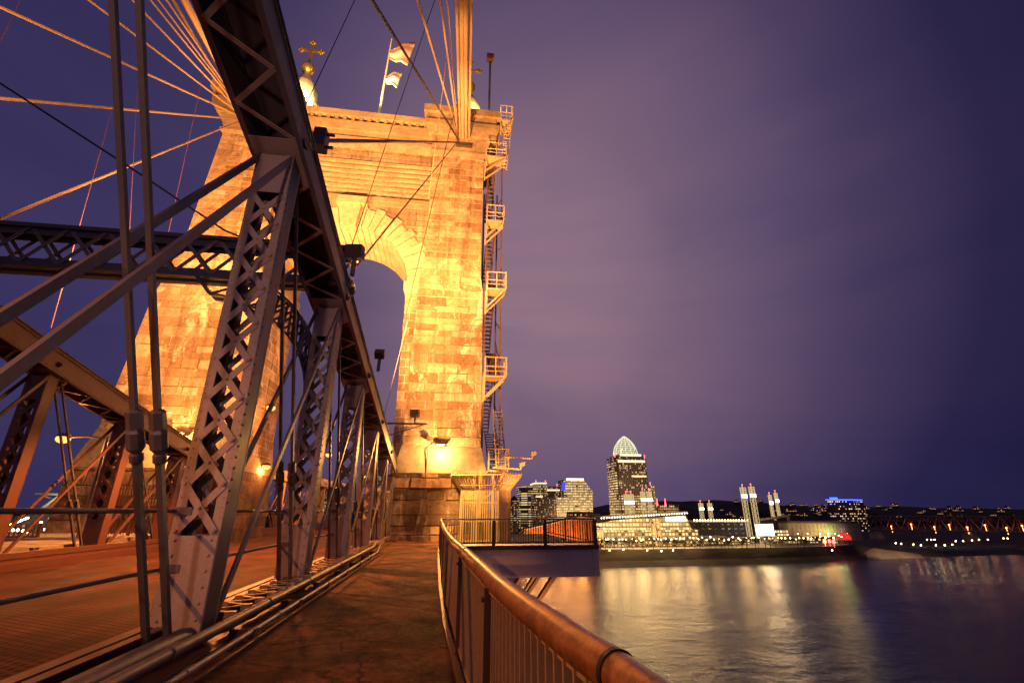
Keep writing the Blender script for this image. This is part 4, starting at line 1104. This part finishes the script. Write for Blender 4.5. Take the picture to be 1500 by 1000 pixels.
b = MB(); b.box(143, 157, 387, 399, 45.6, 50.5); b.tube([(149.3, 393, 50.5), (149.3, 393, 60)], .5, 6); b.build('crown_core', M['concrete'], sk)
lamp('POINT', 'crown_light', (149.3, 385, 53), 16000, (1, .85, .45), size=1.0)
for x, z in ((136, 44.6), (162, 43.6), (164.8, 21.6)):
    b = MB(); b.tube([(x, 383, z - 1), (x, 383, z + 1.6)], .22, 6); b.ball((x, 383, z + 1.9), .42, 8, 6); b.build('beacon', M['lamp_red'], sk)

sk.location.x += 4.5
# --- office blocks left of it
o1 = thing('office_block', W(792, 757, 425), 'rounded banded office block rising behind the lookout railing', 'office block')
xa, xb, z0, z1 = W(764, 757, 425).x, W(786, 757, 425).x, GZ, W(764, 711, 425).z
b = MB(); n = 9
b.prism([(xb - (xb - xa) * math.cos(i / n * PI / 2), 440 - 14 * math.sin(i / n * PI / 2) + 1, z0) for i in range(n + 1)] + [(xb, 455, z0), (xa, 455, z0)], (0, 0, z1 - z0)); b.build('rounded_wing', F_grid2, o1)
b = MB(); slab(b, 784, 801, 708, 800, 426, 25); b.build('wall', F_grid2, o1)
b = MB(); slab(b, 800, 821, 712, 800, 428, 20); b.build('set_back_wing', F_dark, o1)
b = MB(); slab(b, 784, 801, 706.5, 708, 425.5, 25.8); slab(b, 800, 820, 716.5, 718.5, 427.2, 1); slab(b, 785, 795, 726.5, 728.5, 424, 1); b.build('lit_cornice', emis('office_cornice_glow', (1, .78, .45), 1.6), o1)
for px, py in ((785, 706), (799, 706), (816, 711)):
    q = W(px, py, 426); b = MB(); b.tube([q - V((0, 0, .3)), q + V((0, 0, 1))], .18, 6); b.ball(q + V((0, 0, 1.2)), .36, 8, 6); b.build('beacon', M['lamp_red'], o1)
o2 = thing('office_block', W(800, 757, 410), 'brown office block with scattered lit windows in front of the rounded block', 'office block')
b = MB(); slab(b, 783, 815, 728, 800, 405, 18); b.build('wall', F_dark, o2)
b = MB(); slab(b, 812, 829, 728.5, 800, 408, 12); b.build('side_wing', F_grid, o2)
o3 = thing('office_block', W(845, 757, 415), 'bright white gridded office tower with a slanted right shoulder', 'office block')
P = [W(829, 800, 415), W(868.5, 800, 415), W(868.5, 720, 415), W(854, 701, 415), W(829, 701, 415)]
b = MB(); b.prism(P, (0, 24, 0)); b.build('wall', F_grid, o3)
P = [W(829, 800, 415) - V((.02, 0, 0)), W(829, 701, 415) - V((.02, 0, 0))]; x2 = W(822, 757, 430).x
b = MB(); b.hexa([(x2, 417, GZ), (P[0].x, 415.3, GZ), (P[0].x, 436, GZ), (x2, 436, GZ), (x2, 417, P[1].z - .5), (P[0].x, 415.3, P[1].z - .5), (P[0].x, 436, P[1].z - .5), (x2, 436, P[1].z - .5)]); b.build('side_wall', F_dark, o3)
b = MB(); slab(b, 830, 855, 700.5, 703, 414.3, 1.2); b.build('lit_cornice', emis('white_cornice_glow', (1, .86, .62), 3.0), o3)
q = W(825.5, 712, 415.6); b = MB(); b.box(q.x - 1.4, q.x + 1.4, 414.6, 415.6, q.z - 3.4, q.z + 3.2); b.build('blue_sign', emis('blue_sign_glow', (.05, .06, 1), 1.6), o3)
o4 = thing('office_block', W(862, 775, 380), 'low dark red block with small lights below the white gridded tower', 'office block')
b = MB(); slab(b, 839, 868, 749, 800, 372, 20); slab(b, 868, 879, 752, 800, 376, 14); b.build('wall', F_red, o4)
o5 = thing('office_block', W(752, 750, 440), 'small dim block between the spiked cage and the rounded office block', 'office block')
b = MB(); slab(b, 746, 762, 733, 800, 440, 15); b.build('wall', F_dark, o5)
b = MB(); q = W(753, 733, 447); b.loft([(q.z, q.x - 4, q.x + 4, 443, 452), (q.z + 4.5, q.x - .2, q.x + .2, 447, 448)]); b.build('roof', M['hill'], o5)
for (pa, pb, ptop, Y, f, lab) in ((540, 556, 682, 430, F_grid2, 'lit office tower seen far through the bridge arch beside the right truss'), (470, 486, 714, 440, F_grid2, 'pale lit block seen through the arch behind the second truss post'), (488, 510, 728, 420, F_dark, 'low brown lit block seen through the arch between truss posts'), (452, 470, 736, 400, F_pod, 'small lit block seen through the arch left of the truss posts')):
    q = thing('office_block', W((pa + pb) / 2, 770, Y), lab, 'office block'); b = MB(); slab(b, pa, pb, ptop, 800, Y, 20); b.build('wall', f, q)
    b = MB(); slab(b, pa + 2, pb - 3, ptop - 3, ptop, Y + 4, 8); b.build('roof_house', M['concrete'], q)
# long low roofs behind the stadium
o6 = thing('office_block', W(975, 740, 400), 'long low lit block with roof masts right of the skyscraper', 'office block')
b = MB(); slab(b, 953, 994, 740, 800, 400, 25); b.build('wall', F_pod, o6)
for px in (963, 975):
    q = W(px, 740, 405); b = MB(); b.tube([q - V((0, 0, .5)), q + V((0, 0, 5))], [.8, .2], 6); b.ball(q + V((0, 0, 5.3)), .4, 8, 6); b.build('roof_mast', M['lamp_red'], o6)
b = MB(); slab(b, 984, 993, 737.5, 741, 402, 12); b.build('roof_house', M['stair_dark'], o6)

# --- brick flood wall and bank-side buildings behind the railing
bw = thing('brick_building', W(820, 790, 250), 'long red brick wall building with a sloping top behind the lookout railing', 'building')
P = [W(758, 806, 268), W(880, 806, 268), W(868, 760, 268), W(850, 757.5, 268), W(762, 778, 268)]
b = MB(); b.prism(P, (0, 14, 0)); b.build('wall', stone('lit_red_brick', (.36, .13, .06), (.26, .09, .045), (.3, .16, .09), bw=2.2, rh=.9, stain=.3, bumpy=.2), bw)
b = MB()
for a_, c_ in ((P[2], P[3]), (P[3], P[4])): b.bar(a_ + V((0, 7, .3)), c_ + V((0, 7, .3)), .6, 15, side=(0, 0, 1))
b.build('coping', M['concrete'], bw)
for px in (775, 800, 826, 850):
    q = W(px, 786, 258); lamp('POINT', 'brick_wall_light', q, 9500, (1, .40, .10), size=.4)

# --- stadium
st = thing('stadium', W(950, 790, 300), 'brilliantly lit stadium grandstand on the far bank below the skyscraper', 'stadium')
A, B_, C_, D = W(878, 762, 300), W(1004, 752, 300), W(1013, 772, 300), W(1026, 792, 300)
zb0 = -19
b = MB(); b.prism([(A.x, 300, -9.5), (C_.x, 300, -9.5), (C_.x - .5, 300, C_.z), (B_.x, 300, B_.z - 1), (W(900, 759, 300).x, 300, W(900, 759, 300).z - 1), (A.x, 300, A.z - 1.5)], (0, 26, 0)); b.build('upper_wall', F_stad, st)
b = MB(); b.box(A.x - 3, D.x, 296, 326, zb0, -13.2); b.box(A.x - 1, D.x - 2, 297.5, 326, -12.9, -9.8); b.build('concourse', F_conc, st)
b = MB(); b.box(A.x - 3.4, D.x + .3, 295.6, 326.2, -13.2, -12.9); b.box(A.x - 1.2, D.x - 1.6, 297.2, 326.1, -9.8, -9.5)
for k in range(18): x = A.x - 2 + (D.x - A.x) * k / 17; b.box(x - .25, x + .25, 295.2, 295.7, zb0, -12.9)
b.build('floor_slab', M['concrete'], st)
b = MB()
R0, R1 = W(880, 757, 299), W(1005, 749.5, 299)
b.bar(R0 + V((0, 8, 0)), R1 + V((0, 8, 0)), 18, .8, side=(0, 1, 0)); b.build('roof', M['concrete'], st)
b = MB()
for k in range(34): b.ball(R0.lerp(R1, k / 33) + V((0, -1.2, -.7)), .30, 6, 4)
b.build('roof_lights', M['lamp_warm'], st)
b = MB(); q0, q1 = W(976, 761, 299), W(1004, 758, 299); b.box(q0.x, q1.x, 298.8, 299.8, q0.z - .9, q1.z + .5); b.build('lit_sign', M['lit_screen'], st)
for px in (962, 955):
    b = MB(); slab(b, px, px + 5, 762, 800, 294, 3); b.build('stair_tower', F_pod, st)
for px, e in ((868, 4500), (890, 9500), (912, 8000), (936, 11500), (960, 9000), (985, 7500), (1010, 8500), (1045, 2600), (1085, 6500), (1120, 8000)): lamp('POINT', 'stadium_fill_light', W(px, 780, 280), e, (1, .58, .20), size=3.0)  # unseen broad lamps added to spread golden reflections over the water
stand = thing('grandstand', W(1060, 775, 335), 'dark far grandstand with a row of lamps on its top beyond the field', 'grandstand')
b = MB(); slab(b, 1018, 1096, 765, 800, 335, 12); b.build('wall', F_stand, stand)
b = MB(); slab(b, 1016, 1098, 762, 764.6, 333.5, 14); b.build('roof', M['concrete'], stand)
b = MB()
for k in range(20): b.ball(W(1017 + k * 4.1, 761.5, 333), .42, 6, 4)
b.build('roof_lights', M['lamp_small'], stand)
stand2 = thing('grandstand', W(1137, 765, 340), 'dark raised grandstand panel with a pale frame right of the scoreboard', 'grandstand')
b = MB(); b.prism([W(1115, 800, 340), W(1156, 800, 340), W(1152, 757, 340), W(1113, 761, 340)], (0, 8, 0)); b.build('wall', F_stand, stand2)
b = MB(); b.bar(W(1112, 761, 339.5), W(1155, 755, 339.5), 1.2, 1.4, side=(0, 1, 0)); b.bar(W(1154, 756, 339.5), W(1160, 778, 339.5), 1.6, 1.6, side=(0, 1, 0)); b.build('frame', M['concrete'], stand2)
b = MB(); slab(b, 1128, 1155, 776, 800, 325, 8); b.build('lower_stand', F_conc, stand2)
sb = thing('scoreboard', W(1121, 785, 320), 'glowing white scoreboard screen beside the twin light towers', 'scoreboard')
b = MB(); b.prism([W(1109, 784.5, 320), W(1135, 784, 320), W(1132, 767, 320), W(1107, 767.5, 320)], (0, 1.2, 0)); b.build('screen', M['lit_screen'], sb)
b = MB(); slab(b, 1106, 1136, 785.2, 800, 319.6, 2.4); b.build('base', F_conc, sb)
lamp('POINT', 'scoreboard_glow', W(1121, 776, 312), 5000, (1, .80, .5), size=3)

def light_tower(pxt, pyt, pxb, pyb, Y, rack_h, rack_w, lab):
    t_, q = W(pxt, pyt, Y), W(pxb, pyb, Y); q = V((t_.x, Y, q.z))
    r_ = thing('light_tower', q, lab, 'light tower', 'stadium light towers')
    b = MB(); wd = rack_w * .28; H_ = t_.z - q.z
    for sx, sy in ((-1, -1), (1, -1), (1, 1), (-1, 1)): b.bar(q + V((sx * wd, sy * wd, 0)), V((t_.x + sx * wd, Y + sy * wd, t_.z)), .28, .28)
    n = max(6, int(H_ / 1.5))
    for k in range(n):
        z0, z1 = q.z + H_ * k / n, q.z + H_ * (k + 1) / n; s0 = 1 if k % 2 else -1
        b.bar((q.x - s0 * wd, Y - wd, z0), (q.x + s0 * wd, Y - wd, z1), .18, .18); b.bar((q.x - wd, Y - s0 * wd, z0), (q.x - wd, Y + s0 * wd, z1), .18, .18)
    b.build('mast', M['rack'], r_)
    b = MB()
    for k in range(5):
        z = t_.z - rack_h * k / 4; b.box(t_.x - rack_w / 2, t_.x + rack_w / 2, Y - .8, Y + .4, z - .2, z + .2)
    for sx in (-1, 0, 1): b.box(t_.x + sx * rack_w * .48 - .15, t_.x + sx * rack_w * .48 + .15, Y - .5, Y, t_.z - rack_h, t_.z)
    b.build('lamp_rack', M['rack'], r_)
    b = MB()
    for k in range(2 if rack_h > 3 else 1):
        for i in range(4): b.ball((t_.x - rack_w * .4 + rack_w * .8 * i / 3, Y - 1.0, t_.z - rack_h * (.80 + .2 * k)), .42, 6, 4)
    b.build('lamp_row', M['lamp_warm'], r_)
    b = MB(); b.tube([t_, t_ + V((0, 0, 1.6))], .12, 5); b.ball(t_ + V((0, 0, 1.9)), .4, 6, 5); b.build('beacon', M['lamp_red'], r_)
for px, lab in ((917, 'leftmost'), (924, 'second from left'), (941, 'third from left'), (950.5, 'rightmost')):
    light_tower(px, 724 if px < 930 else 720, px, 790, 314, 5.6, 3.4, lab + ' of the four stadium light towers standing before the skyscraper')
light_tower(1087.5, 714, 1087.5, 795, 312, 6.2, 4.2, 'left of the two tallest stadium light towers')
light_tower(1100, 713, 1102, 795, 312, 6.2, 4.2, 'right of the two tallest stadium light towers beside the scoreboard')
light_tower(1026, 737, 1028, 768, 360, 4.4, 3.6, 'left light tower of the short pair behind the far grandstand')
light_tower(1039, 737, 1041, 768, 360, 4.4, 3.6, 'right light tower of the short pair behind the far grandstand')
light_tower(1127, 725, 1132, 768, 352, 6.4, 2.6, 'narrow light tower behind the raised grandstand panel, left one')
light_tower(1135.5, 722, 1141, 768, 352, 6.4, 2.6, 'narrow light tower behind the raised grandstand panel, right one')

# --- arena
ar = thing('arena', W(1208, 780, 330), 'low pale arena wall washed with yellow and green light', 'arena')
b = MB(); n = 24; x0, x1 = W(1156, 780, 330).x, W(1262, 780, 330).x; zt = W(1200, 765.5, 330).z; pts = []
for i in range(n + 1):
    t = i / n; pts.append((x0 + (x1 - x0) * t, 330 - 10 * math.sin(t * PI), 0))
b.prism([(p[0], p[1], -18.6) for p in pts] + [(x1, 350, -18.6), (x0, 350, -18.6)], (0, 0, zt + 18.6))
for i in range(0, n): b.box(pts[i][0] - .14, pts[i][0] + .14, pts[i][1] - .4, pts[i][1], -18, zt - .8)
b.build('wall', M['concrete'], ar)
b = MB(); b.prism([(p[0], p[1] - .9, zt) for p in pts] + [(x1 + .5, 351, zt), (x0 - .5, 351, zt)], (0, 0, 1.1)); b.build('roof', M['stair_dark'], ar)
for px, cc, e in ((1168, (1, .45, .15), 1600), (1182, (1, .50, .18), 1500), (1200, (1, .72, .22), 2600), (1212, (1, .80, .22), 2300), (1222, (.65, .95, .25), 1500), (1240, (.8, .4, .4), 700)):
    q = W(px, 779, 316); lamp('POINT', 'arena_wash', q, e, cc, size=.3)
    b = MB(); b.ball(q + V((0, -.3, -1)), .34, 6, 4); b.build('wash_lamp', M['lamp_warm'], ar)
b = MB(); n = 10
rt = thing('red_tent', W(1237, 790, 300), 'small glowing red domed tent in front of the arena', 'tent')
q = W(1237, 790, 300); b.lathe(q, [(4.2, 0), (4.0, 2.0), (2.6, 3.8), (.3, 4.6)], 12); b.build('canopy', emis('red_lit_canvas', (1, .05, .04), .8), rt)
b = MB(); b.lathe(q + V((0, 0, -2.4)), [(3.9, 0), (3.9, 2.4)], 10); b.build('base', M['stair_dark'], rt)

# --- blue topped apartment tower
ap = thing('apartment_block', W(1240, 770, 470), 'dark apartment block topped by a glowing blue roof line', 'apartment block')
b = MB(); slab(b, 1216, 1246, 733, 800, 470, 5); xq = W(1246, 733, 470)
b.hexa([(xq.x, 470.3, GZ), (W(1264, 733, 480).x, 480, GZ), (W(1264, 733, 480).x, 484, GZ), (xq.x, 475, GZ), (xq.x, 470.3, xq.z), (W(1264, 733, 480).x, 480, xq.z), (W(1264, 733, 480).x, 484, xq.z), (xq.x, 475, xq.z)]); b.build('wall', F_apt, ap)
b = MB(); q0 = W(1213.5, 732, 469); b.box(q0.x, xq.x + 1, 468.6, 473, q0.z - .2, q0.z + .8); b.bar((xq.x + 1, 469.5, q0.z + .3), (W(1262, 732, 480).x, 479.6, q0.z + .3), 1.0, 1.0, side=(0, 0, 1)); q1 = W(1222, 729, 474); b.box(q1.x - 3, q1.x + 3, 473, 477, q1.z - 1.6, q1.z + .6); b.build('roof_light', M['lamp_blue'], ap)

# --- bridge on the right
tb = thing('truss_bridge', W(1390, 790, 400), 'long low truss bridge with orange lamps crossing the river at the right edge', 'bridge')
def tbp(u, top):    # u 0..1 along
    Y = 400 - 85 * u; px = 1276 + 300 * u
    q = W(px, 780, Y); return V((q.x, Y, -2.6 if top else -13.6))
NB = 13
ptsT = [tbp((i + .5) / NB, True) for i in range(NB)]; ptsB = [tbp(i / NB, False) for i in range(NB + 1)]
for off in (0, 7):
    b = MB(); O = V((0, off, 0))
    for i in range(NB - 1): b.bar(ptsT[i] + O, ptsT[i + 1] + O, .8, .8, side=(0, 0, 1))
    for i in range(NB): b.bar(ptsB[i] + O, ptsT[i] + O, .55, .55, side=(0, 1, 0)); b.bar(ptsT[i] + O, ptsB[i + 1] + O, .55, .55, side=(0, 1, 0)); b.bar(ptsB[i].lerp(ptsB[i + 1], .5) + O, ptsT[i] + O, .3, .3, side=(0, 1, 0))
    b.build('side_truss', M['steel_rust'], tb)
b = MB()
for i in range(NB): b.bar(ptsB[i] + V((0, 3.5, -.7)), ptsB[i + 1] + V((0, 3.5, -.7)), 8.4, 1.3, side=(0, 1, 0))
b.build('deck', M['stair_dark'], tb)
for u in (0.04, .5, .98):
    q = tbp(u, False); b = MB(); b.loft([(-27, q.x - 4, q.x + 4, q.y - 2, q.y + 9), (-15, q.x - 2.4, q.x + 2.4, q.y, q.y + 7)]); b.build('pier', M['concrete'], tb)
for k, u in enumerate((.10, .20, .31, .385, .47, .56, .66, .74)):
    q = tbp(u, False) + V((0, -1.2, 4.2 if k % 2 else 2.4))
    b = MB(); b.tube([q - V((0, 0, 5)), q], .12, 5); b.ball(q, .55, 8, 6); b.build('lamp', M['lamp_orange'], tb)
    lamp('POINT', 'bridge_lamp', q + V((0, -1.2, .4)), 200, (1, .26, .07), size=.4)
b = MB()
vs = []; n, m_ = 28, 8; fs = []
for i in range(n + 1):
    for j in range(m_ + 1):
        u, v_ = i / n, j / m_
        hgt = 5.4 * min(1, u / .28) ** .8 * (1 - max(0, u - .28) / .72) ** 1.3
        vs.append((254 + 84 * u, 274 + 14 * u + 16 * v_, -26.6 + hgt * min(1, v_ * 1.5) ** .8 + .25 * noise.noise(V((u * 9, v_ * 6, 2)))))
for i in range(n):
    for j in range(m_): a = i * (m_ + 1) + j; fs.append((a, a + m_ + 1, a + m_ + 2, a + 1))
b.add(vs, fs); tag(b.build('sand_bar', M['sand'], smooth=True), kind='structure')
for x, e in ((272, 15000), (292, 14000)): lamp('SPOT', 'sand_bar_fill', (x, 270, -8), e, (1, .60, .30), target=(x + 4, 282, -25), angle=95, blend=.9, size=.5)  # unseen downward spots above the river, added to brighten the sand bar

# --- left bank stadium seen past the side platform
ls = thing('stadium', W(40, 760, 240), 'distant white roofed stadium with small lights left of the left tower pier', 'stadium')
b = MB(); b.prism([W(-60, 790, 240), W(88, 790, 240), W(88, 728, 240), W(70, 740, 240), W(48, 752, 240), W(-60, 768, 240)], (0, 20, 0)); b.build('stand', F_stand, ls)
b = MB(); b.bar(W(58, 723, 238), W(92, 724, 238), 5, .8, side=(0, 1, 0)); b.bar(W(64, 745, 238), W(90, 727, 238), 4, .7, side=(0, 1, 0)); b.bar(W(62, 725, 238), W(84, 733, 238), .5, .5, side=(0, 1, 0)); b.build('roof', M['concrete'], ls)
b = MB()
for (px, py) in ((8, 772), (14, 769), (21, 766), (28, 763), (36, 760)): b.bar(W(px, py, 236), W(px + 5, py - 2.2, 236), .9, .5, side=(0, 1, 0))
b.build('lit_ramp', M['lamp_warm'], ls)
b = MB()
for (px, py) in ((11, 777), (19, 776), (26, 776), (34, 777), (41, 779), (60, 765), (66, 775), (80, 736), (77, 738)): b.ball(W(px, py, 235), .55, 6, 5)
b.build('ground_lights', M['lamp_warm'], ls)
lamp('POINT', 'stadium_fill_light', W(80, 740, 230), 6000, (1, .85, .5), size=.5)

for px0, px1, py, Y, f, lab in ((1030, 1062, 786, 306, F_pod, 'low lit pavilion on the promenade below the dark far grandstand'), (1066, 1100, 788, 304, F_conc, 'low lit hall on the promenade left of the scoreboard'), (1140, 1175, 786, 306, F_pod, 'low lit pavilion between the scoreboard and the arena'), (1178, 1225, 787, 309, F_conc, 'long low lit hall in front of the arena'), (872, 884, 776, 292, F_pod, 'narrow lit building at the left end of the stadium')):
    q = thing('pavilion', W((px0 + px1) / 2, 796, Y), lab, 'building'); b = MB(); slab(b, px0, px1, py, 797, Y, 5); b.build('wall', f, q)
    b = MB(); slab(b, px0 - 1.5, px1 + 1.5, py - 1.2, py, Y - .8, 7); b.build('roof', M['concrete'], q)
# --- bank: lamps, trees, houses
def bank_lamp_proto(h, m, name, lab, group):
    r_ = thing(name, (0, 0, 0), lab, 'street lamp', group)
    b = MB(); b.tube([(0, 0, 0), (0, 0, h)], [.09, .06], 5); b.build('pole', M['black'], r_)
    b = MB(); b.ball((0, 0, h + .2), .36, 8, 6); b.build('globe', m, r_)
    return r_
rnd = random.Random(3)
def spread(proto, spots):
    for i, p in enumerate(spots):
        o = proto if i == 0 else copy_tree(proto); o.location = p
def gz(x, y): return -18.9 + max(0, (y - 277)) * .015
A_ = bank_lamp_proto(4.2, M['lamp_small'], 'bank_lamp', 'short warm lamp post among the trees along the lit far promenade', 'lamp posts along the far promenade')
spots = []
for k in range(56):
    px = 880 + k * 6.5 + rnd.uniform(-2, 2); Y = rnd.choice((278, 281, 288)) + (8 if px > 1190 else 0)
    q = W(px, 800, Y); spots.append((q.x, Y, gz(q.x, Y) + rnd.uniform(-.3, 1.0)))
spread(A_, spots)
B2 = bank_lamp_proto(2.6, M['lamp_small'], 'shore_lamp', 'low lamp post on the dark slope below the promenade near the waterline', 'lamp posts low on the dark bank')
spread(B2, [(W(px, py, 273).x, 273, W(px, py, 273).z - 2.6) for px, py in ((893, 806), (913, 805), (948, 806), (969, 807), (986, 806), (1219, 806))])
C2 = bank_lamp_proto(2.2, M['lamp_small'], 'bank_lamp', 'lamp post on the dark far shore under the truss bridge at the right', 'lamp posts on the shore under the truss bridge')
spread(C2, [(W(px, py, 326).x, 326, W(px, py, 326).z - 2.4) for px, py in ((1312, 795), (1320, 796), (1338, 797), (1349, 798), (1358, 790), (1364, 790), (1369, 790), (1371, 798), (1384, 798), (1395, 797), (1400, 792), (1411, 792), (1424, 791), (1434, 790), (1447, 790), (1470, 788), (1476, 788))])
for kk, (px, py, m) in enumerate(((1215, 792, 'lamp_red'), (1221, 793, 'lamp_red'), (1208, 792, 'lamp_orange'))):
    q = W(px, py, 284); b = MB(); b.box(q.x - .6, q.x + .6, 283.6, 284.4, q.z - 1, q.z + 1); b.tube([(q.x, 284, q.z - 3.4), (q.x, 284, q.z - 1)], .1, 5)
    tag(b.build('lit_sign', M[m]), ['left red light panel on the promenade before the arena', 'right red light panel on the promenade before the arena', 'orange light panel on the promenade before the arena'][kk], 'sign')

def bare_tree(seed, h, leafy=0):
    r2 = random.Random(seed); root = thing('bank_tree', (0, 0, 0), 'bare winter tree standing in the row along the far promenade', 'tree', 'bare trees along the far promenade')
    t = MB(); t.tube([(0, 0, -.3), (.05, 0, h * .3), (.1, .05, h * .55)], [h * .035, h * .026, h * .014], 6)
    tips = []
    def grow(p, d, L, r, lev):
        q = p + d * L; t.tube([p, q], [r, r * .6], 4); tips.append(q)
        if lev == 0: return
        for k in range(3):
            nd = (d + V((r2.uniform(-.8, .8), r2.uniform(-.8, .8), r2.uniform(-.1, .6)))).normalized(); grow(p.lerp(q, r2.uniform(.5, 1)), nd, L * r2.uniform(.55, .8), r * .6, lev - 1)
    for k in range(5):
        a = k * 1.26 + r2.random(); grow(V((.05, 0, h * r2.uniform(.28, .5))), V((math.cos(a) * .7, math.sin(a) * .7, .8)).normalized(), h * .26, h * .014, 3)
    t.build('trunk', M['bark'], root)
    c = MB()
    for q in tips:
        for k in range(3 if not leafy else 7):
            p = q + V((r2.gauss(0, .35), r2.gauss(0, .35), r2.gauss(0, .3))); a = V((r2.uniform(-1, 1), r2.uniform(-1, 1), r2.uniform(-1, 1))).normalized(); e = a.orthogonal() * (.10 if not leafy else .28); f = a.cross(e)
            c.add([p - e, p + e, p + f * 1.6], [(0, 1, 2)])
    c.build('crown', M['leaf'], root, fixn=False)
    return root
protos = [bare_tree(11, 5.6), bare_tree(12, 6.6), bare_tree(13, 4.8)]
k = 0
for i in range(40):
    px = 878 + i * 8.1 + rnd.uniform(-3, 3); Y = rnd.choice((276.6, 279.5, 284)) + (8 if px > 1190 else 0); q = W(px, 800, Y)
    o = protos[i] if i < 3 else copy_tree(protos[i % 3]); o.location = (q.x, Y, gz(q.x, Y)); o.rotation_euler.z = rnd.uniform(0, 6); s_ = rnd.uniform(.8, 1.15); o.scale = (s_, s_, s_)
et = bare_tree(21, 15, 1); et['label'] = 'dark leafy tree between the spiked cage and the red brick wall'; del et['group']; q = W(753, 800, 262); et.location = (q.x, 262, -21.5)
for i, (px, lab) in enumerate(((1281, 'dark round tree on the hill right of the blue topped block'), (1122, 'dark tree clump on the hill behind the narrow light towers'))):
    o = copy_tree(et); o['label'] = lab; q = W(px, 768, 520); o.location = (q.x, 520, q.z - 2); o.rotation_euler.z = 2 * i + 1

def house_mesh(wd, dp, h, seed):
    b = MB(); b.box(-wd, wd, -dp, dp, -2, h); b.prism([(-wd * 1.1, -dp * 1.1, h), (wd * 1.1, -dp * 1.1, h), (0, -dp * 1.1, h + wd * .8)], (0, dp * 2.2, 0)); return b
hs = []
def hill_z(x, y):
    t = (y - 640) / 260; prof = 12 + 16 * math.exp(-((x - 480) / 130) ** 2) + 10 * math.exp(-((x - 330) / 70) ** 2) + 8 * math.exp(-((x - 800) / 300) ** 2) + 5 * noise.noise(V((x * .018, y * .01, 3)))
    return -12 + prof * math.sin(max(0, min(1, t * 1.4)) * PI / 2)
for i in range(80):
    if i < 3:
        o = house_mesh((2.2, 2.8, 3.4)[i], 2.6, (3, 3.8, 5)[i], i).build('hillside_house', F_house); hs.append(o)
        tag(o, 'small dark house with glowing windows on the wooded hillside beyond the stadium', 'house', 'houses on the hillside')
    else: o = hs[i % 3].copy(); col.objects.link(o)
    px = rnd.choice((rnd.uniform(1040, 1300), rnd.uniform(1130, 1275), rnd.uniform(1270, 1500))); Y = rnd.uniform(645, 800); q = W(px, 760, Y)
    o.location = (q.x, Y, hill_z(q.x, Y)); o.rotation_euler.z = rnd.uniform(-.6, .6)

# unseen lamps added to brighten the fronts of the city towers
for (x, y, z, e) in ((140, 360, -8, 7000), (158, 358, -8, 7000), (150, 362, 24, 4500), (100, 395, -8, 12000), (122, 398, -4, 12000), (205, 305, -10, 4000)):
    lamp('POINT', 'city_fill', (x, y, z), e, (1, .62, .24), size=1.0)
